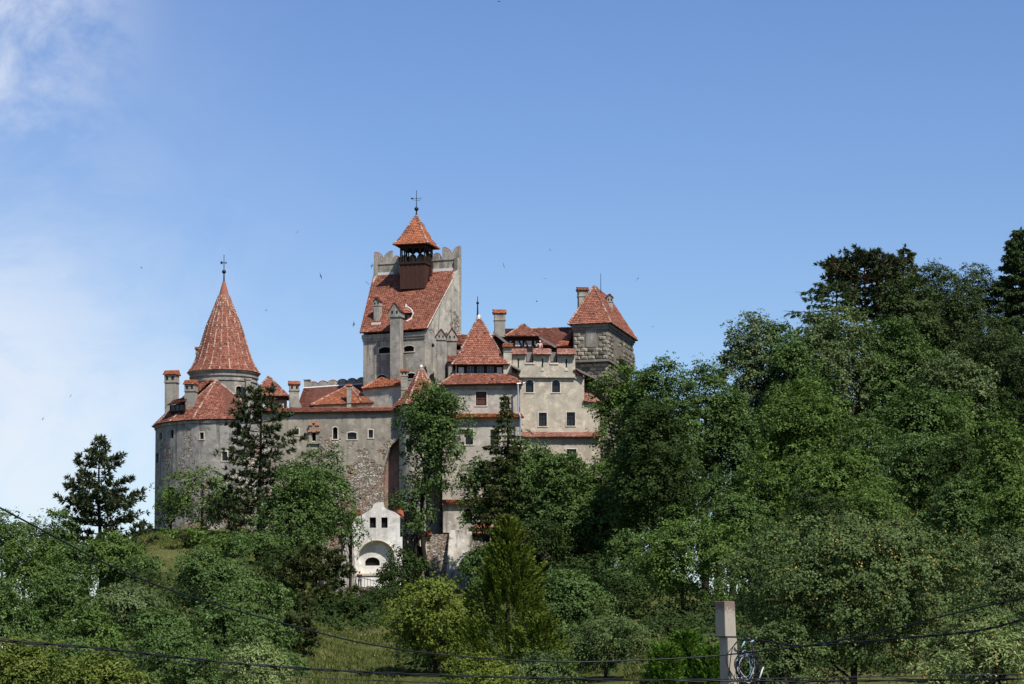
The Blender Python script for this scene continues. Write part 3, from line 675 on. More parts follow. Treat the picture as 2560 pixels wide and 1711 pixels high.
# tall flue in front, chimney and dormer on the roof
def flue(par, px0, px1, ytop, ybot, Y, th=0, dep=1.2):
    wd = X(px1, Y)-X(px0, Y); cx = (X(px0, Y)+X(px1, Y))/2; cy_ = Y+dep/2; zt = Z(ytop, Y); zb = Z(ybot, Y); zg = zt-wd*.72
    mb = MB(); mb.prism(rect(cx, cy_, wd*.82, dep*.82, th), zb, zg-wd*.42); c = rect(cx, cy_, wd, dep, th); mb.prism(c, zg-wd*.42, zg)
    m0 = ((c[0][0]+c[1][0])/2, (c[0][1]+c[1][1])/2); m1 = ((c[2][0]+c[3][0])/2, (c[2][1]+c[3][1])/2)
    mb.add([(*c[0], zg), (*c[1], zg), (*m0, zt), (*c[2], zg), (*c[3], zg), (*m1, zt)], [(0, 1, 2), (3, 4, 5)])
    o = mb.build('chimney', PL_GREY, par)
    c = rect(cx, cy_, wd*1.14, dep*1.1, th); m0 = Vector((*[(c[0][i]+c[1][i])/2 for i in (0, 1)], zt+.06)); m1 = Vector((*[(c[2][i]+c[3][i])/2 for i in (0, 1)], zt+.06)); q = [Vector((*p, zg-.08)) for p in c]
    rb = MB(); tile_face(rb, (q[3], q[0], m0, m1), .25, .25, .09); tile_face(rb, (q[1], q[2], m1, m0), .25, .25, .09); rb.build('chimney_roof', T_DARK, o)
    hb = MB(); cs, sn = math.cos(th), math.sin(th)
    for sx in (-.2, .2): hb.box((cx+sx*wd*cs+dep*.5*sn, cy_+sx*wd*sn-dep*.5*cs, zg-wd*.05), (wd*.13, .05, wd*.22), th)
    hb.build_each('smoke_hole', HOLE, o); return o
flue(t, 975, 1007, 756, 975, 299.7, R(-20), 1.35)
ch = chimney(t, 935, 953, 744, 812, 303.9, 'gable', R(-20), dep=.95)
mb = MB(); mb.box((X(943, 303.4), 303.7, Z(810, 303.4)), (1.25, .9, .3), R(-20)); mb.build('flashing', LEAD, ch)
mb = MB(); dc = P(1014, 786, 302.2); mb.lathe((dc.x, dc.y+.9), [(.75, dc.z-.9), (.75, dc.z+.25)], 16); dm = mb.build('dormer', WOOD, t)
mb = MB(); mb.lathe((dc.x, dc.y+.9), [(1.0, dc.z+.2), (.55, dc.z+.62), (.02, dc.z+1.0)], 14, .6); mb.build('dormer_roof', T_RED, dm)
mb = MB(); mb.box((dc.x-.1, dc.y+.13, dc.z-.3), (.7, .08, 1.0), R(-20)); mb.build('pane', HOLE, dm)
mb = MB(); mb.tube([dc+V(.15, -.1, .95), dc+V(.7, .1, .6), dc+V(.95, .1, .1), dc+V(.7, -.1, -.6), dc+V(.1, -.3, -.95)], .11, 6); mb.tube([dc+V(0, .7, .95), dc+V(0, .7, 1.4)], .12, 6); mb.build('flashing', LEAD, dm)
# belfry
th = R(-16); bn = (X(1062, 306.6), 306.6)
t = thing('belfry', (X(1032, 308.5), 308.5, Z(720, 308)), 'dark boarded belfry with open arches and pointed red roof, on top of the keep', 'belfry')
wd = 3.35; u = V(math.cos(th), math.sin(th)); v_ = V(-math.sin(th), math.cos(th)); cx, cy_ = bn[0]-u.x*wd/2+v_.x*wd/2, bn[1]-u.y*wd/2+v_.y*wd/2
sq = rect(cx, cy_, wd, wd, th); zb, z1, z2, ze2 = Z(722, 307), Z(655, 307), Z(626, 307), Z(609, 307)
mb = MB()
for i in range(4):
    f_ = Plane(sq[i], sq[(i+1) % 4]); n_ = 11
    for k in range(n_): bar(mb, f_, f_.L*k/n_+.008, f_.L*(k+1)/n_-.008, zb, z1, -.03*(k % 2), .1)
mb.build('boarding', WOODR, t)
mb = MB(); mb.prism(rect(cx, cy_, wd+.3, wd+.3, th), z1-.25, z1+.02)
for i in range(4):
    f_ = Plane(sq[i], sq[(i+1) % 4])
    for k in (0, .22, .5, .78): bar(mb, f_, f_.L*k, f_.L*k+.14, z1, ze2, 0, .14)
    bar(mb, f_, 0, f_.L, z2+.3, ze2+.12, .02, .2)
    for k in (.22, .5, .78):
        for sg in (-1, 1):
            s0 = f_.L*k+.07+sg*.07; pr = [(s0, z2-.1), (s0+sg*.08, z2+.1), (s0+sg*.3, z2+.31), (s0, z2+.32)]
            extr(mb, f_, pr if sg > 0 else pr[::-1], .02, .12)
mb.prism(rect(cx, cy_, wd+.6, wd+.6, th), ze2+.0, ze2+.1)
mb.build('frame', WOOD, t)
big = rect(cx, cy_, 4.75, 4.75, th); mid_ = rect(cx, cy_, 3.5, 3.5, th); ap = Vector((cx, cy_, Z(537, 308.5)))
zl = ze2-.12; zm = ze2+.62; B1 = [Vector((*p, zl)) for p in big]; B2 = [Vector((*p, zm)) for p in mid_]
roof(t, [(B1[i], B1[(i+1) % 4], B2[(i+1) % 4], B2[i]) for i in range(4)]+[(B2[i], B2[(i+1) % 4], ap) for i in range(4)], [(B1[i], B2[i]) for i in range(4)]+[(B2[i], ap) for i in range(4)], T_BRIGHT, rr=.13)
finial(t, 1280+cx*F/cy_, cy_, 478, 523, 538, .26, 'iron')
mb = MB(); mb.tube([P(1081, 655, 308), P(1078, 690, 307.5)], .14, 6); mb.tube([P(1060, 560, 308), P(1086, 645, 308.5)], .015, 4); mb.build('drainpipe', WOOD, t)
# ---- twin chimneys right of keep
t = thing('twin_chimneys', P(1118, 965, 296.5), 'pair of tall grey chimneys with small gabled hoods, between keep and gatehouse roof', 'chimneys')
flue(t, 1090, 1114, 823, 985, 296.4, R(4), 1.3); flue(t, 1116, 1143, 822, 985, 297.6, R(4), 1.3)
# ---- apse like low block below keep
t = thing('stair_block', P(955, 1025, 299), 'low plastered block with a bright red lean to roof at the foot of the keep', 'castle wing')
walls(t, [c2(909, 300.4), c2(1003, 298), c2(1003, 302), c2(909, 303)], 27, Z(966, 299), PL_GATE)
pA, pB, pT, pT2 = P(905, 972, 300.1), P(1006, 962, 297.5), P(955, 944, 301.6), P(1008, 952, 300.3)
roof(t, [(pA, pB, pT2, pT), (P(906, 968, 303), pA, pT)], [(pA, pT)], T_BRIGHT, rmat=T_BRIGHT)
ch = chimney(t, 1001, 1020, 922, 975, 296.9, 'tile', 0)
# ---- pointed turret half hidden by the tall tree
t = thing('pointed_turret', (X(1053, 296), 296, 18), 'round plastered turret with pointed red roof, half hidden behind the tall slender tree', 'turret')
cc = (X(1053, 296), 296); cy = Cyl(cc, 2.7, -180, 180, 2.75, 13, Z(1018, 296), ds=R(10))
oo = [(*opening(cy, 1022, 1117, 16, 28), 0)]; mb = MB(); wall_grid(mb, cy, 13, Z(1014, 296), oo, .3); mb.build('wall', PL_GATE, t); window(t, cy, oo[0], 'cross')
n = 8; e = [Vector((cc[0]+3.35*math.cos(2*math.pi*i/n+.2), cc[1]+3.35*math.sin(2*math.pi*i/n+.2), Z(1017, 296))) for i in range(n)]; m_ = [Vector((cc[0]+2.2*math.cos(2*math.pi*i/n+.2), cc[1]+2.2*math.sin(2*math.pi*i/n+.2), Z(990, 296))) for i in range(n)]; ap = P(1053, 915, 296)
roof(t, [(e[i], e[(i+1) % n], m_[(i+1) % n], m_[i]) for i in range(n)]+[(m_[i], m_[(i+1) % n], ap) for i in range(n)], [(e[i], m_[i]) for i in range(n)]+[(m_[i], ap) for i in range(n)], T_RED)
mb = MB(); mb.lathe((ap.x, ap.y), [(.3, ap.z-.45), (.2, ap.z-.05), (.05, ap.z+.15)], 10); mb.build('cap', LEAD, t)
# ---- gatehouse with big pyramid roof
t = thing('gatehouse_tower', (X(1202, 291), 291, 17), 'pale gatehouse tower with a big steep pyramid roof broken by a row of attic windows', 'tower')
zc = Z(961, 290.6)
walls(t, [c2(1108, 291), c2(1296, 290.8), c2(1302, 297), c2(1112, 297)], Z(1040, 291), zc, PL_GATE, {0: [(1203, 997, 27, 35, 'shutter', 0, True)]})
mb = MB(); fm = Plane(c2(1108, 291), c2(1296, 290.8)); bar(mb, fm, -.1, fm.L+.1, Z(972, 291), zc, -.22, .02); bar(mb, fm, -.05, fm.L+.05, Z(976, 291), Z(972, 291), -.1, .02); mb.build('cornice', PL_GREY, t)
walls(t, [c2(1106, 290.4), c2(1300, 290.2), c2(1308, 297), c2(1106, 297)], 11, Z(1046, 290.4), PL_GATE,
      {0: [(1173, 1093, 19, 38, 'tee', 0, True), (1237, 1093, 22, 38, 'tee', 0, True), (1204, 1158, 9, 9, 'dark', 0, False), (1158, 1199, 17, 18, 'dark', 0, True), (1255, 1190, 20, 30, 'tee', 0, True)]}, 'lower_wall')
mb = MB(); fm = Plane(c2(1106, 290.4), c2(1300, 290.2)); bar(mb, fm, -.1, fm.L+.1, Z(1052, 290.4), Z(1046, 290.4), -.2, .02)
for i in range(36): bar(mb, fm, fm.L*(i+.25)/36, fm.L*(i+.65)/36, Z(1063, 290), Z(1057, 290), -.09, 0)
bar(mb, fm, 1.85, 3.2, Z(1186, 290), Z(1183, 290), -.1, .02)
mb.build('dentils', TRIM, t)
tb = MB(); tile_face(tb, (P(1098, 1044, 289.7), P(1310, 1043, 289.5), P(1303, 1034, 291), P(1104, 1035, 291)), .22, .25); tb.build('ledge_roof', T_BRIGHT, t)
k0, k1, k2, k3 = P(1098, 962, 290.2), P(1306, 958, 290.0), P(1312, 955, 298.5), P(1104, 955, 298.5); u0, u1, u2, u3 = P(1134, 936, 292.1), P(1273, 936, 292.1), P(1277, 936, 297.4), P(1138, 936, 297.4)
roof(t, [(k0, k1, u1, u0), (k1, k2, u2, u1), (k2, k3, u3, u2), (k3, k0, u0, u3)], [(k0, u0), (k1, u1)], T_RED, 'lower_roof')
mb = MB(); at_ = [c2(1139, 292.2), c2(1266, 292.2), c2(1270, 297), c2(1142, 297)]; mb.prism(at_, Z(938, 292.2), Z(909, 292.2)); at = mb.build('attic', WOOD, t)
mb = MB(); fm = Plane(at_[0], at_[1]); bar(mb, fm, -.05, fm.L+.05, Z(938, 292.2), Z(934.5, 292.2), -.16, -.02)
for px in (1140, 1263): bar(mb, fm, find_s(fm, px-1.5), find_s(fm, px+1.5), Z(935, 292), Z(912, 292), -.1, -.02)
mb.build('sill', TRIM, at)
mb = MB()
for px in (1153, 1249): bar(mb, fm, find_s(fm, px-6.5), find_s(fm, px+6.5), Z(933.5, 292.2), Z(919, 292.2), -.08, -.01)
mb.build_each('cream_panel', CREAM, at)
for px in (1176, 1201, 1226):
    wm = MB(); s0, s1 = find_s(fm, px-8), find_s(fm, px+8); m2 = (s0+s1)/2
    for q in ((s0, s0+.08), (m2-.05, m2+.05), (s1-.08, s1)): bar(wm, fm, *q, Z(932, 292.2), Z(917, 292.2), -.07, -.01)
    for zz in (932, 925, 917): bar(wm, fm, s0, s1, Z(zz, 292.2)-.03, Z(zz, 292.2)+.03, -.075, -.012)
    wo_ = wm.build('attic_window', simple('blue_grey_frame', (.16, .19, .23)) if px == 1176 else D.materials['blue_grey_frame'], at)
    g = MB(); bar(g, fm, s0+.02, s1-.02, Z(932, 292.2), Z(917, 292.2), -.03, -.005); g.build('pane', GLASS, wo_)
pe = [P(1129, 911, 291.4), P(1273, 911, 291.4), P(1279, 911, 298.0), P(1134, 911, 298.0)]; pe = [Vector((p.x, p.y, pe[0].z)) for p in pe]
pm = [Vector((p.x*.82+X(1198, 294.6)*.18, p.y*.82+294.6*.18, pe[0].z+.8)) for p in pe]; ap = P(1197, 790, 294.6)
roof(t, [(pe[i], pe[(i+1) % 4], pm[(i+1) % 4], pm[i]) for i in range(4)]+[(pm[i], pm[(i+1) % 4], ap) for i in range(4)], [(pe[i], pm[i]) for i in range(4)]+[(pm[i], ap) for i in range(4)], T_RED, 'upper_roof', rr=.12)
mb = MB(); mb.lathe((ap.x, ap.y), [(.32, ap.z-.4), (.22, ap.z), (.04, ap.z+.2)], 10); mb.build('cap', LEAD, t)
finial(t, 1194, 294.6, 743, 758, 786, .16)
mb = MB(); mb.tube([P(1295, 962, 289.8), P(1296, 1030, 289.8), P(1301, 1041, 289.2), P(1300, 1300, 289.4)], .10, 8); mb.tube([P(1292, 960, 289.8), P(1311, 958, 290.2)], .09, 6); mb.build('drainpipe', ZINC, t)
# ---- pieces of roof between keep and gatehouse
t = thing('inner_wing', P(1140, 960, 300), 'inner wing with stepped red roofs showing between the twin chimneys and gatehouse roof', 'castle wing')
walls(t, [c2(1124, 299.6), c2(1240, 299.6), c2(1240, 306), c2(1124, 306)], 30, Z(875, 300), PL_GREY, {0: [(1145, 868, 14, 10, 'dark', 0, False)]})
roof(t, [(P(1136, 862, 299.2), P(1262, 862, 299.2), P(1262, 838, 302.6), P(1140, 838, 302.6)), (P(1119, 905, 296), P(1170, 905, 296), P(1170, 878, 299.3), P(1122, 878, 299.3))], [(P(1140, 838, 302.6), P(1262, 838, 302.6))], T_RED)
walls(t, [c2(1121, 296.3), c2(1168, 296.3), c2(1168, 299.5), c2(1121, 299.5)], 30, Z(905, 296.2), PL_GREY)
ch = chimney(t, 1234, 1264, 772, 850, 298, 'tile', R(5), dep=1.1, holes=False)
# ---- right building with merlons
t = thing('right_wing', (X(1390, 293), 293, 16), 'broad beige right hand wing with tile capped merlons and sparse windows', 'castle wing')
PR0, PR1 = c2(1277, 292.6), c2(1438, 292.9); fm = Plane(PR0, PR1); zw = Z(926, 292.8)
walls(t, [c2(1300, 292.9), c2(1460, 293.2), c2(1462, 300), c2(1300, 300)], Z(1093, 293), zw-.6, PL_BEIGE,
      {0: [(1324, 966, 20, 31, 'cross', .3, True), (1390, 966, 20, 31, 'cross', .3, True), (1357, 1049, 20, 34, 'tee', 0, True), (1427, 1048, 21, 34, 'tee', 0, True)]})
mb = MB(); extr(mb, Plane(c2(1277, 292.6), c2(1462, 292.95)), [(.0, Z(945, 293)), (8.05, Z(1010, 293)), (9.0, Z(1010, 293)), (9.0, Z(944, 293)), (7.95, Z(925, 293)), (.0, Z(925, 293))][0:0] or [(0, Z(945, 293)), (1.4, Z(1040, 293)), (1.2, zw-.7), (0, zw-.7)], .34, 3)
for (px0, px1) in ((1277, 1438),): bar(mb, fm, 0, fm.L, zw-.75, Z(911, 293), -.02, 1.1)
gaps = [(1315, 1334), (1376, 1394)]; edges = [1281]+[g for q in gaps for g in q]+[1438]
sl_ = [(1296, 910, 4, 22), (1356, 910, 4, 22), (1416, 910, 4, 22)]
for i in range(0, 6, 2): bar(mb, fm, find_s(fm, edges[i]), find_s(fm, edges[i+1]), Z(911, 293), Z(884, 293), -.02, .9)
bar(mb, fm, 0, fm.L, zw-.9, zw-.72, -.10, .2)
mb.build('parapet', PL_BEIGE, t)
mb = MB()
for q in sl_: bar(mb, fm, find_s(fm, q[0]-1.8), find_s(fm, q[0]+1.8), Z(921, 293), Z(898, 293), -.03, .1)
mb.build_each('slit', HOLE, t)
mb = MB()
for q in sl_[1:]: extr(mb, fm, [(find_s(fm, q[0]-4), Z(928, 293)), (find_s(fm, q[0]+4), Z(928, 293)), (find_s(fm, q[0]+1), Z(920, 293)), (find_s(fm, q[0]-1), Z(920, 293))], -.09, .05)
for g in gaps: bar(mb, fm, find_s(fm, g[0]-2), find_s(fm, g[1]+2), Z(912, 293), Z(908, 293), -.12, .95)
mb.build_each('sill', TRIM, t)
for g in gaps:
    mb = MB(); s0, s1 = find_s(fm, g[0]+2), find_s(fm, g[1]-3)
    for i in range(4): bar(mb, fm, s0+(s1-s0)*i/4+.01, s0+(s1-s0)*(i+1)/4-.01, Z(904, 293), Z(880, 293), .5+.02*(i % 2), .6)
    mb.build('shutter', SHUTG, t)
for i in range(0, 6, 2):
    tb = MB(); a0, a1 = edges[i], edges[i+1]
    q = (P(a0-2, 886, 292.2), P(a1+2, 886, 292.2), P(a1+1, 873, 293.3), P(a0-1, 873, 293.3)); tile_face(tb, q, .22, .24, .1)
    q = (P(a1+2, 884, 294.5), P(a0-2, 884, 294.5), P(a0-1, 873, 293.3), P(a1+1, 873, 293.3)); tile_face(tb, q, .22, .24, .1)
    tb.build('merlon_tiles', T_PALE, t)
# right shoulder, small roof, string course and lower storeys
walls(t, [c2(1438, 293.0), c2(1459, 293.05), c2(1461, 298), c2(1438, 298)], zw-1, Z(941, 293), PL_BEIGE, name='shoulder')
walls(t, [c2(1290, 292.5), c2(1500, 293.0), c2(1502, 300), c2(1290, 300)], 12, Z(1092, 293), PL_BEIGE, {0: [(1429, 1140, 24, 34, 'tee', 0, True), (1340, 1150, 22, 34, 'tee', 0, True)]}, 'lower_wall')
walls(t, [c2(1458, 293.3), c2(1499, 293.5), c2(1500, 300), c2(1458, 300)], Z(1093, 293), Z(1006, 293.4), PL_BEIGE, name='side_wall')
tb = MB(); tile_face(tb, (P(1300, 1092, 291.9), P(1503, 1092, 292.4), P(1500, 1080, 293.4), P(1300, 1080, 293)), .2, .22); tb.build('ledge_roof', T_PALE, t)
tb = MB(); tile_face(tb, (P(1458, 1003, 292.9), P(1502, 1008, 293.1), P(1462, 973, 296), P(1459, 973, 296)), .22, .24); tile_face(tb, (P(1502, 1008, 293.1), P(1504, 1000, 299), P(1463, 973, 296)), .22, .24); tb.build('corner_roof', T_PALE, t)
tb = MB(); tile_face(tb, (P(1434, 925, 292.7), P(1461, 946, 292.7), P(1461, 940, 294), P(1434, 919, 294)), .2, .2, .1); tb.build('shoulder_roof', T_DARK, t)
# pillar chimney
t = thing('cream_chimney', P(1269, 935, 291.6), 'short cream chimney with tile cap, between the gatehouse roof and the beige merlons', 'chimney')
mb = MB(); cx = X(1269, 291.8); mb.box((cx, 292.2, (Z(875, 292)+Z(960, 292))/2), (1.0, .9, Z(875, 292)-Z(960, 292))); mb.box((cx, 292.2, Z(879, 292)), (1.14, 1.05, .16)); mb.box((cx, 292.2, Z(871, 292)), (1.06, .96, .4)); mb.build('shaft', PL_BEIGE, t)
tb = MB(); tile_face(tb, (P(1256, 868, 291.4), P(1282, 868, 291.4), P(1281, 859, 292.3), P(1258, 859, 292.3)), .2, .2, .1); tile_face(tb, (P(1282, 868, 293), P(1256, 868, 293), P(1258, 859, 292.3), P(1281, 859, 292.3)), .2, .2, .1); tb.build('tile_cap', T_BRIGHT, t)
# timber gallery
t = thing('timber_gallery', P(1310, 890, 298), 'timber framed gallery with white panels and low red roofs behind the beige merlons', 'gallery')
mb = MB(); mb.prism([c2(1272, 297), c2(1346, 297), c2(1350, 302), c2(1276, 302)], Z(905, 297), Z(838, 297)); mb.prism([c2(1232, 296.5), c2(1272, 296.9), c2(1272, 299), c2(1232, 299)], Z(930, 297), Z(843, 297)); mb.prism([c2(1346, 299), c2(1436, 299), c2(1436, 303), c2(1350, 303)], Z(905, 299), Z(864, 299)); mb.build('timber_wall_and_gable_shade', WOOD, t)  # second box is dark timber standing for the shade under the open gable
f_ = Plane(c2(1272, 297), c2(1346, 297)); mb = MB()
for a, b in ((1274, 1281), (1288, 1306), (1311, 1329), (1336, 1344)): bar(mb, f_, find_s(f_, a), find_s(f_, b), Z(866, 297), Z(853, 297), -.05, -.01)
mb.build_each('cream_panel', CREAM, t)
mb = MB()
for a, b, y0, y1 in ((1297, 1305, 853, 866), (1320, 1312, 866, 853), (1337, 1343, 866, 854), (1275, 1281, 866, 854)):
    p0, p1 = f_(find_s(f_, a), Z(y0, 297), -.09), f_(find_s(f_, b), Z(y1, 297), -.09); mb.tube([p0, p1], .09, 4)
mb.build_each('brace', WOOD, t)
ap = P(1309, 811, 298.8); c4 = [c2(1263, 296.3), c2(1348, 296.3), c2(1352, 301.4), c2(1268, 301.4)]
pyramid(t, c4, Z(840, 296.3), ap, T_RED)
roof(t, [(P(1340, 867, 298.4), P(1438, 867, 298.4), P(1440, 820, 303.6), P(1322, 822, 303.6)), (P(1245, 836, 299), P(1330, 836, 299), P(1330, 822, 301.5), P(1262, 822, 301.5))], [(P(1322, 822, 303.6), P(1440, 820, 303.6))], T_DARK, 'rear_roof')
roof(t, [(P(1389, 867, 296.8), P(1419, 863, 297.2), P(1437, 822, 301.5), P(1432, 822, 301.5))], [], T_BRIGHT, 'valley_roof')  # brighter tile here puts the sunlit look of the valley into the colour
mb = MB(); mb.hexa([P(1343, 843, 296.5), P(1388, 870, 296.2), P(1388, 870, 298.5), P(1343, 843, 298.5), P(1344, 838, 296.5), P(1392, 866, 296.2), P(1392, 866, 298.5), P(1344, 838, 298.5)])
mb.hexa([P(1232, 834, 296), P(1273, 866, 296), P(1273, 866, 299), P(1232, 834, 299), P(1234, 828, 296), P(1276, 861, 296), P(1276, 861, 299), P(1234, 828, 299)]); mb.build_each('verge_board', simple('grey_board', (.16, .15, .14)), t)
mb = MB(); mb.hexa([P(1281, 948, 291.3), P(1303, 948, 291.3), P(1303, 948, 293), P(1281, 948, 293), P(1279, 914, 291.3), P(1281, 914, 291.3), P(1281, 914, 293), P(1279, 914, 293)]); mb.build('porch', WOOD, t)
mb = MB(); mb.hexa([P(1278, 916, 291), P(1302, 929, 291), P(1302, 929, 293), P(1278, 916, 293), P(1278, 912, 291), P(1303, 925, 291), P(1303, 925, 293), P(1278, 912, 293)]); mb.build('porch_roof', D.materials['grey_board'], t)
# ---- dark ashlar tower, right
t = thing('ashlar_tower', P(1500, 1010, 297), 'dark rusticated stone tower with long hipped red roof, at the right end of the castle', 'tower')
Nn = V(*c2(1519, 296.4)); FLc = V(*c2(1433, 297.6)); RBc = V(*c2(1582, 311.2)); BLc = FLc+RBc-Nn
ze_, zm_ = Z(808, 296.4), Z(900, 296.4); poly = [tuple(FLc), tuple(Nn), tuple(RBc), tuple(BLc)]
def shrink(poly, d):
    cx = sum(p[0] for p in poly)/4; cy = sum(p[1] for p in poly)/4; out = []
    for p in poly:
        v = V(cx-p[0], cy-p[1]); out.append((p[0]+v.x/v.length*d*1.4, p[1]+v.y/v.length*d*1.4))
    return out
w1 = walls(t, poly, zm_, ze_, ASHLAR, {0: [(1479, 861, 19, 11, 'dark', .2, False)], 1: [(1554, 872, 4, 16, 'dark', 0, False)]})
low = shrink(poly, .35); walls(t, low, 18, zm_+.01, ASHLAR, name='lower_wall')
def blocks(fm, z0, z1, skip=(), bw=.92, bh=.47, mb=None):
    j = 0; z = z0
    while z+bh <= z1+.02:
        s = -.0 if j % 2 == 0 else -.45
        while s < fm.L:
            a, b = max(0, s)+.03, min(fm.L, s+bw)-.03
            if b-a > .2 and not any(k[0] < b and k[1] > a and k[2] < z+bh and k[3] > z for k in skip):
                e = .12+.05*rt.random(); h = .10+.11*rt.random(); c0, c1 = z+.03, z+bh-.03
                po = [(a, c0), (b, c0), (b, c1), (a, c1)]; pi = [(a+e, c0+.08), (b-e, c0+.08), (b-e, c1-.09), (a+e, c1-.09)]
                vs = [fm(*q, 0) for q in po]+[fm(*q, -h*(1 if q[1] > c0+.2 else .8)) for q in pi]
                mb.add(vs, [(0, 1, 5, 4), (1, 2, 6, 5), (2, 3, 7, 6), (3, 0, 4, 7), (4, 5, 6, 7)], .25+.75*rt.random())
            s += bw
        z += bh; j += 1
mb = MB(); f0, f1 = Plane(poly[0], poly[1]), Plane(poly[1], poly[2]); sk = find_s(f0, 1465), find_s(f0, 1491)
blocks(f0, zm_+.15, ze_-.75, [(sk[0], sk[1], Z(870, 297), Z(818, 297))], mb=mb)
cs0, cs1 = find_s(f1, 1543), find_s(f1, 1572)
blocks(f1, zm_+.15, ze_-.75, [(find_s(f1, 1533), find_s(f1, 1543), zm_+.8, ze_-.9)], mb=mb)
g0, g1 = Plane(low[0], low[1]), Plane(low[1], low[2]); blocks(g0, 24, zm_-.3, mb=mb); blocks(g1, 24, zm_-.3, mb=mb)
mb.build('rustication', ASHLAR, w1)
mb = MB()
for f_, a, b in ((f0, -.1, f0.L+.1), (f1, -.1, f1.L+.1)):
    bar(mb, f_, a, b, ze_-.45, ze_, -.3, .05); bar(mb, f_, a, b, ze_-.72, ze_-.45, -.14, .05)
bar(mb, f0, -.1, f0.L+.15, zm_-.18, zm_+.08, -.22, .05); bar(mb, f1, -.1, f1.L*.45, zm_-.18, zm_+.08, -.22, .05); mb.build('moulding', PL_BEIGE and plaster('grey_moulding', (.22, .2, .17), (.18, .165, .14), (.1, .09, .08), seed=4, patch=-2), t)
mb = MB(); bar(mb, f0, sk[0], sk[1], Z(868, 297), Z(820, 297), -.05, .02); mb.build('plaster_patch', PL_GREY, t)
# corbelled bay on the side
mb = MB(); pr = [(cs0, Z(898, 302)), (cs0+1.0, Z(912, 302)), (cs1-1.0, Z(922, 304)), (cs1, Z(912, 304)), (cs1, ze_-2.2), (cs0, ze_-2.2)]
extr(mb, f1, pr, -.75, .05); f2 = Plane(tuple(V(*poly[1])+f1.n*.76), tuple(V(*poly[2])+f1.n*.76)); f2b = Plane(f2(cs0, 0)[:2], f2(cs1, 0)[:2]); blocks(f2b, Z(905, 303), ze_-2.3, mb=mb); mb.build('corbelled_bay', ASHLAR, t)
mb = MB(); mb.tube([f1(s, z, -.82) for s, z in pr[:4]], .14, 6); mb.build('bay_moulding', D.materials['grey_moulding'], t)
over = .55; uF = (Nn-FLc).normalized(); uR = (RBc-Nn).normalized(); ov = [FLc-uF*over-uR*over, Nn+uF*over-uR*over, RBc+uF*over+uR*over, BLc-uF*over+uR*over]
R0, R1 = P(1485, 715, 299.6), P(1521, 745, 308.4)
hip(t, [tuple(p) for p in ov], ze_-.02, R0, R1, T_RED)
chimney(t, 1444, 1470, 716, 780, 299.8, 'tile', R(10), dep=1.2, holes=False); chimney(t, 1514, 1532, 735, 800, 303.0, 'gable', R(13), dep=.9)
mb = MB(); mb.tube([P(1502, 745, 301), P(1502, 684, 301)], [.05, .03], 5); mb.build('lightning_rod', IRON, t)
mb = MB(); mb.hexa([P(1436, 924, 294), P(1518, 963, 294), P(1518, 963, 297.5), P(1436, 924, 297.5), P(1437, 919, 294), P(1520, 958, 294), P(1520, 958, 297.5), P(1437, 919, 297.5)]); mb.build('lean_to_roof', D.materials['grey_board'], t)
# ---- stone foundation under the right half
t = thing('foundation_wall', (X(1380, 289), 289, 12), 'rough stone foundation wall under the beige wing, mostly behind trees', 'retaining wall')
walls(t, [c2(1215, 289.2), c2(1535, 289.6), c2(1535, 296), c2(1215, 296)], 8, Z(1262, 289), plaster('rubble_mixed', (.34, .29, .23), (.27, .23, .19), (.15, .13, .11), seed=15, patch=.6, amp=1.0))
tb = MB(); tile_face(tb, (P(1212, 1268, 288.6), P(1538, 1268, 289), P(1538, 1257, 290.4), P(1212, 1257, 290.2))); tb.build('coping', T_RED, t)
# ---- lower fore-building with white band and buttress
t = thing('lower_forebuilding', (X(1150, 287), 287, 12), 'patchy white and bare stone fore-building with an arched opening, below the gatehouse', 'castle wing')
walls(t, [c2(1108, 288.6), c2(1222, 288.6), c2(1222, 292), c2(1108, 292)], Z(1332, 288.6), Z(1256, 288.6), PL_OLDW, {0: [(1169, 1287, 23, 32, 'dark', .45, True)]})
walls(t, [c2(992, 286.2), c2(1228, 285.8), c2(1228, 291.5), c2(992, 291.5)], 8, Z(1336, 286), RUBBLE, name='stone_wall')
tb = MB(); tile_face(tb, (P(1104, 1257, 288), P(1225, 1257, 288), P(1225, 1249, 289.2), P(1104, 1249, 289.2)), .22, .25); tile_face(tb, (P(1186, 1334, 285.4), P(1230, 1334, 285.2), P(1228, 1312, 288.4), P(1188, 1312, 288.4)), .25, .27); tile_face(tb, (P(1044, 1338, 285.6), P(1080, 1338, 285.6), P(1076, 1328, 287), P(1046, 1328, 287)), .25, .27); tb.build('roof', T_BRIGHT, t)
mb = MB(); mb.hexa([P(1112, 1475, 284.0), P(1186, 1475, 284.0), P(1184, 1475, 287), P(1112, 1475, 287), P(1124, 1326, 285.6), P(1180, 1326, 285.6), P(1180, 1326, 287.4), P(1124, 1326, 287.4)]); mb.build('buttress', PL_OLDW, t)
CR = plaster('plaster_cream', (.58, .52, .39), (.52, .47, .36), (.36, .32, .25), seed=31, patch=-2)
walls(t, [c2(1029, 285.4), c2(1067, 285.4), c2(1067, 287), c2(1029, 287)], Z(1396, 285.4), Z(1350, 285.4), CR, {0: [(1046, 1380, 20, 31, 'dark', .45, False)]}, 'arched_porch')
tb = MB(); tile_face(tb, (P(1040, 1403, 284.8), P(1068, 1403, 284.8), P(1068, 1394, 285.6), P(1040, 1394, 285.6)), .22, .2); tb.build('tile_sill', T_PALE, t)
